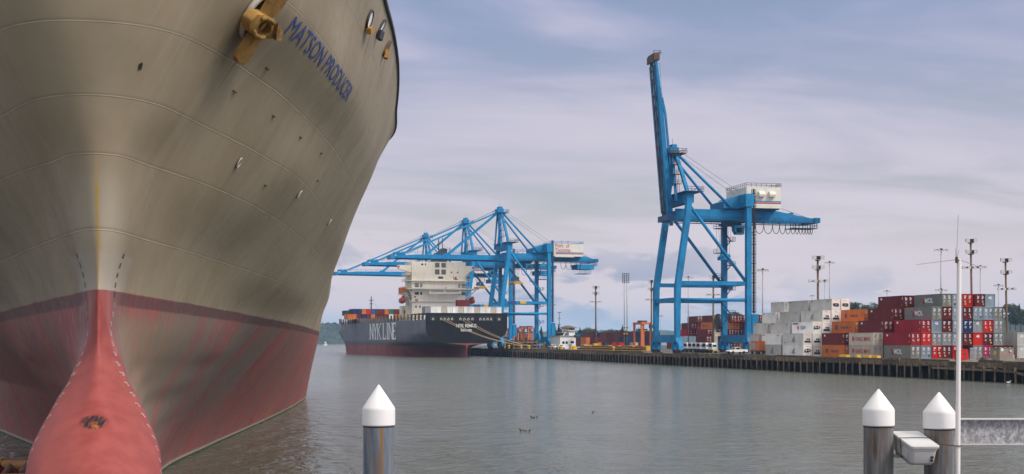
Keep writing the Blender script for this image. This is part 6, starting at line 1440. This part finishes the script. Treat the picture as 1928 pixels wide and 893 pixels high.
# ================================================================== far white boat, birds
bt = thing('motor_yacht', 'tiny white motor yacht far off before the wooded hill', 'boat', ((612-964)/FPX*1950, 1950, 0))
MB().prism([(-1.9, 0, -.3), (1.9, 0, -.3), (2.0, 0, 1.6), (-2.0, 0, 1.6)], (0, 9, 0)).build('hull', M['white'], bt); c = MB().box(-1.3, 1.3, 1.5, 7, 1.6, 3.6).build('cabin', M['white'], bt); MB().box(-1.0, 1.0, 1.44, 1.6, 2.2, 3.1).build('window', M['glass'], c); MB().box(-.8, .8, 2.5, 5, 3.6, 5.2).build('flybridge', M['white'], bt); MB().tube([(0, 3.5, 5.2), (0, 3.5, 6.6)], .15, 6).build('mast', M['white'], bt)
def duck(px_, py, label, rz, s_=1.0):
    Y = CAM_H*FPX/(py-HOR); t = thing('duck', label, 'duck', ((px_-964)/FPX*Y, Y, -.02), rz, 'dark ducks swimming in the harbour')
    b = MB(); prof = [(-.28, .02, .13), (-.22, .06, .09), (-.08, .12, .08), (.1, .13, .07), (.22, .08, .07), (.27, .03, .07)]; rings = []
    for x_, r_, z_ in prof: rings += [(x_, r_*math.cos(a_), z_+r_*.75*math.sin(a_)) for a_ in np.linspace(0, 2*math.pi, 11)[:-1]]
    nk = [(.20, .045, .12), (.24, .04, .2), (.26, .055, .26), (.31, .045, .27), (.36, .02, .255)]; o = 0
    b.add(rings, [(i*10+k, i*10+(k+1) % 10, i*10+10+(k+1) % 10, i*10+10+k) for i in range(5) for k in range(10)]+[tuple(range(10)), tuple(range(50, 60))])
    b.tube([(x_, 0, z_) for x_, r_, z_ in nk], .05, 8, r1=.03); body = b.build('body', M['feather_dark'], t, True)
    MB().tube([(.36, 0, .255), (.43, 0, .245)], .018, 6, r1=.008).build('bill', M['steel_dark'], body)
    for sg in (-1, 1): MB().prism([(-.15, sg*.118, .10), (.08, sg*.128, .09), (.05, sg*.128, .05), (-.12, sg*.12, .06)], (0, sg*.01, 0)).build('wing_patch', M['feather_white'], body)
    t.scale = (s_*.8,)*3; return t
for px_, py, lab, rz in ((1003, 787, 'dark duck, left bird of the farther close pair', 2.6), (1008, 787, 'dark upright duck, right bird of the farther close pair', .4), (983, 811.5, 'dark duck, left bird of the nearer pair', 3.0), (993.5, 813, 'dark duck, right bird of the nearer pair', .2), (1116.5, 777.5, 'lone dark duck, right of the two pairs', 1.2)): duck(px_, py, lab, rz)
Y = CAM_H*FPX/(722.5-HOR); t = thing('gull', 'small white gull floating by the piles at the near end of the quay', 'gull', ((1898.5-964)/FPX*Y, Y, 0), .5)
b = MB(); prof = [(-.35, .02, .16), (-.2, .09, .12), (0, .14, .11), (.2, .10, .12), (.32, .05, .14)]; rings = []
for x_, r_, z_ in prof: rings += [(x_, r_*math.cos(a_), z_+r_*.8*math.sin(a_)) for a_ in np.linspace(0, 2*math.pi, 11)[:-1]]
b.add(rings, [(i*10+k, i*10+(k+1) % 10, i*10+10+(k+1) % 10, i*10+10+k) for i in range(4) for k in range(10)]); b.tube([(.26, 0, .18), (.3, 0, .27), (.38, 0, .30)], .06, 8, r1=.04); o = b.build('body', M['feather_white'], t, True); MB().tube([(.38, 0, .30), (.47, 0, .285)], .018, 6, r1=.008).build('bill', M['yellow'], o); t.scale = (1.6,)*3
# ================================================================== foreground: pilings, box, pole, beam
def steel_pile_mat(name, blue, stripe):
    m = bpy.data.materials.new(name); m.use_nodes = True; t = NT(m.node_tree); bs = t.n['Principled BSDF']; tc = t.n.new('ShaderNodeTexCoord'); v = tc.outputs['Object']; x, y, z = t.xyz(v)
    ang = t.m('ARCTAN2', x, t.m('MULTIPLY', y, -1)); n = t.noise(t.scale(v, (9, 9, .9)), 1, 5, .65); f = t.noise(v, 60, 3, .7); g = t.noise(v, 5, 4, .6)
    c = t.mix(t.ss(n, .32, .68), (.125,.12,.122) if not blue else (.10,.135,.185), (.225,.228,.24)); c = t.mix(t.m('MULTIPLY', t.ss(f, .4, .7), .35), c, (.10,.095,.10))
    if stripe: 
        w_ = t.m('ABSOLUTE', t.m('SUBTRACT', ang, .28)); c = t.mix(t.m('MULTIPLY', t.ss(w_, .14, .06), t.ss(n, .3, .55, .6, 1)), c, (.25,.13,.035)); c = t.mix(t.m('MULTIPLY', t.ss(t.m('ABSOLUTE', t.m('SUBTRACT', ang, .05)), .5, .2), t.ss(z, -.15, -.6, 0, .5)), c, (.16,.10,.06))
    else: c = t.mix(t.m('MULTIPLY', t.ss(t.noise(t.scale(v, (4, 4, .6)), 1, 4, .6), .42, .6), t.ss(t.m('ABSOLUTE', t.m('SUBTRACT', ang, -.2)), 1.1, .3)), c, (.105,.062,.038))
    t.set(bs.inputs['Base Color'], c); bs.inputs['Specular IOR Level'].default_value = .3; t.set(bs.inputs['Roughness'], t.lin(g, .3, .7, .5, .75)); return m
M['cap_white'] = mat('cap_plastic', (.80,.78,.77), .6, .05, 2.5, streak=.16, dirt=(.55,.5,.42), rust=.04, rustcol=(.3,.22,.1))
YP = 21.0
def piling(px_, apex, sh, bot, hw_, rp, m, label):
    X = (px_-964)/FPX*YP; zf = lambda py: CAM_H+(HOR-py)*YP/FPX
    t = thing('mooring_pile', label, 'pile', (X, YP, -3), 0, 'steel pilings with white pointed caps in the foreground'); r_ = hw_*YP/FPX; rq = rp*YP/FPX
    za, zs, zb__ = zf(apex)+3, zf(sh)+3, zf(bot)+3
    cp = MB().lathe([(rq+.004, zb__-.004), (r_-.012, zb__-.004), (r_, zb__+.01), (r_, zs-.03), (r_-.003, zs-.008), (r_-.012, zs+.012), (r_*.5, (za+zs)/2+.008), (.012, za-.004), (.003, za)], 48); smooth_by_angle(cp.build('cap', M['cap_white'], t), 28)
    pl = MB().lathe([(rq, 0), (rq, zb__+.05)], 48).build('shaft', m, t); pl.location.z = 0
    smooth_by_angle(pl, 40); bd = MB().lathe([(rq+.003, zb__-.022), (rq+.006, zb__-.02), (rq+.006, zb__-.002), (rq+.003, zb__-.001)], 40).build('seal_ring', M['rubber'], t, True)
    # keep the material's own height origin at the cap
    for v_ in pl.data.vertices: v_.co.z -= zb__
    pl.location.z = zb__
    return t, X, r_
piling(713, 724.5, 768, 801, 31, 28.8, steel_pile_mat('pile_steel_blue', True, True), 'steel piling with white pointed cap and an orange rust stripe, standing alone')
p1_ = piling(1654, 732.5, 770, 801.5, 29.6, 27.4, steel_pile_mat('pile_steel_brown', False, False), 'brownish steel piling with white pointed cap left of the grey storage box')
p2_ = piling(1768, 738.5, 775, 806.5, 29.4, 27.2, steel_pile_mat('pile_steel_grey', False, False), 'steel piling with white pointed cap between the storage box and the white pole')
# storage box strapped between the two pilings
M['tote'] = mat('tote_plastic', (.54,.52,.53), .45, .06, 3, streak=.08); M['tote_lid'] = mat('tote_lid', (.60,.59,.58), .45, .08, 3, streak=.1)
zf = lambda py, Y: CAM_H+(HOR-py)*Y/FPX
YB = 20.45; xb = (1739-964)/FPX*YB
t = thing('storage_box', 'pale grey plastic storage box with lid and black strap between two pilings', 'box', (xb, YB, zf(874, YB)), 0); t.rotation_euler = (R(12), 0, R(6))
def rrect(w_, y0, y1, r_, n_=5):
    o = []
    for cx, cy, a0 in ((w_-r_, y0+r_, -90), (w_-r_, y1-r_, 0), (-w_+r_, y1-r_, 90), (-w_+r_, y0+r_, 180)):
        for i in range(n_+1): a_ = R(a0+90*i/n_); o.append((cx+r_*math.cos(a_), cy+r_*math.sin(a_)))
    return o
b = MB(); rings = []
for z_, w_, d_ in ((0, .172, .03), (.02, .182, .02), (.20, .197, .006), (.205, .206, -.004), (.255, .21, -.008)): rings.append([(x_, y_, z_) for x_, y_ in rrect(w_, d_, .78-d_, .05)])
n_ = len(rings[0]); b.add([q for r_ in rings for q in r_], [(i*n_+k, i*n_+(k+1) % n_, (i+1)*n_+(k+1) % n_, (i+1)*n_+k) for i in range(len(rings)-1) for k in range(n_)]+[tuple(range(n_))[::-1]]); smooth_by_angle(b.build('tub', M['tote'], t), 35)
b = MB(); rings = []
for z_, w_, d_ in ((.245, .212, -.012), (.243, .224, -.022), (.275, .226, -.024), (.283, .218, -.016), (.275, .200, .004), (.282, .12, .1)): rings.append([(x_, y_, z_) for x_, y_ in rrect(w_, d_, .78-d_, .05)])
b.add([q for r_ in rings for q in r_], [(i*n_+k, i*n_+(k+1) % n_, (i+1)*n_+(k+1) % n_, (i+1)*n_+k) for i in range(len(rings)-1) for k in range(n_)]+[tuple(range(5*n_, 6*n_))]); smooth_by_angle(b.build('lid', M['tote_lid'], t), 25)
for z_ in (.05, .10): MB().tube([(.125, -.006, z_), (.125, .02, z_)], .02, 12).build('cable_gland', M['rubber'], t)
b = MB().sweep([(.232, .40, .20), (.234, .40, .292), (0, .40, .296), (-.234, .40, .292), (-.205, .36, .04)], .018, .006, (0,1,0)); b.build('strap', M['rubber'], t)
MB().tube([(-.20, .34, .03), (-.215, .34, .0)], .012, 8).build('strap_hook', M['steel_dark'], t)
MB().box(-.205, -.19, .14, .62, .05, .17).build('side_recess', M['tote'], t)
bk_ = MB().sweep([(-.16, .5, -.03), (-.32, .55, -.03)], .05, .04); bk_.sweep([(.12, .6, -.03), (.30, .75, -.03)], .05, .04); bk_.box(-.16, .16, .1, .7, -.045, -.002); bk_.build('bracket', M['galv'], t)
# white pole with its whip antennas
YQ = 20.6; X0 = (1802.2-964)/FPX*YQ; X1 = (1806-964)/FPX*YQ; za = zf(488, YQ); zb_ = zf(893, YQ)-1.2
t = thing('antenna_pole', 'slender white pole with three thin whips on top, lashed to the right piling', 'pole', (X0, YQ, zb_)); lean = math.atan2(X1-X0, za-zb_); t.rotation_euler = (0, lean, 0); HP = (za-zb_)
M['pole_white'] = mat('pole_paint', (.78,.74,.72), .35, .05, 1.5, streak=.05)
smooth_by_angle(MB().lathe([(.036, 0), (.036, HP*.5), (.0335, HP*.5+.02), (.0335, HP-.03), (.030, HP-.006), (.006, HP)], 24).build('tube', M['pole_white'], t), 40)
b = MB().tube([(-.045, -.02, HP-.06), (-.045, -.02, HP+.03)], .022, 8); b.tube([(-.01, -.02, HP-.02), (-.05, -.02, HP-.02)], .015, 8); b.build('bracket', M['rust_steel'], t)
MB().tube([(-.045, -.02, HP+.03), (-.042, -.02, HP+.12), (-.025, -.02, HP+.66)], .0055, 6, r1=.0035).build('whip', M['galv'], t); MB().tube([(-.055, -.02, HP+.03), (-.062, -.02, HP+.16)], .004, 5).build('whip', M['galv'], t); MB().tube([(-.035, -.02, HP+.03), (-.01, -.02, HP+.14)], .004, 5).build('whip', M['galv'], t)
MB().tube([(-.06, -.02, HP-.01), (-.66, -.05, HP-.09)], .0055, 6, r1=.004).build('whip', M['galv'], t); MB().tube([(.0, -.02, HP-.01), (.29, -.06, HP-.12)], .0055, 6, r1=.004).build('whip', M['galv'], t)
# lashing between pole and pile
zr = zf(838, YQ); o = MB().tube([(X0-.50, YQ+.05, zr+.0), (X0-.28, YQ+.12, zr+.01), (X0-.02, YQ-.05, zr-.012), (X0+.05, YQ-.045, zr-.01), (X0+.06, YQ+.02, zr-.01)], .008, 6).build('lashing_rope', M['rust_steel'], None, True); tag(o, 'brown cord lashing the white pole to the right piling', 'cord')
# weathered aluminium beam running off to the right
m = bpy.data.materials.new('scuffed_metal'); m.use_nodes = True; tt = NT(m.node_tree); bs = tt.n['Principled BSDF']; v = tt.n.new('ShaderNodeTexCoord').outputs['Object']
n_ = tt.noise(tt.scale(v, (9, 1, 7)), 1.2, 6, .75); n2_ = tt.noise(tt.scale(v, (14, 1, 1.5)), 1, 4, .7); c = tt.mix(tt.ss(n_, .40, .66), (.26,.25,.26), (.66,.64,.65)); c = tt.mix(tt.m('MULTIPLY', tt.ss(n2_, .55, .75), .5), c, (.13,.125,.13)); tt.set(bs.inputs['Base Color'], c); bs.inputs['Roughness'].default_value = .5; bs.inputs['Metallic'].default_value = .3; M['scuffed'] = m
YG = 23.5; xg0 = (1790-964)/FPX*YG; t = thing('steel_beam', 'scuffed grey channel beam running off to the right behind the white pole', 'beam', (xg0, YG, 0)); k_ = YG/FPX
zz_ = lambda py: CAM_H+(HOR-py)*k_
MB().box(0, 3.2, 0, .03, zz_(836), zz_(790.5)).build('web', M['scuffed'], t); MB().box(-.002, 3.202, -.10, .032, zz_(790.4), zz_(787.6)).build('flange', M['tote_lid'], t); MB().box(-.002, 3.202, -.05, .032, zz_(837.6), zz_(835.9)).build('flange', M['tote_lid'], t)
MB().tube([(3.0, .25, -3), (3.0, .25, zz_(780))], .2, 20).build('support_post', M['galv'], t, True)
o_ = MB().box(-.05, .1, .035, .4, zz_(830), zz_(800)).build('bracket', M['steel_dark'], t)
# ================================================================== haze
mh = bpy.data.materials.new('harbour_haze'); mh.use_nodes = True; t = NT(mh.node_tree); t.n.clear()
ov = t.n.new('ShaderNodeOutputMaterial'); pv = t.n.new('ShaderNodeVolumePrincipled'); pv.inputs['Density'].default_value = 0.80e-4
pv.inputs['Color'].default_value = (.42, .66, 1.0, 1); t.l.new(pv.outputs[0], ov.inputs['Volume'])
tag(MB().box(-8010, 8010, -310, 8010, -6, 112).build('haze', mh), kind='stuff')
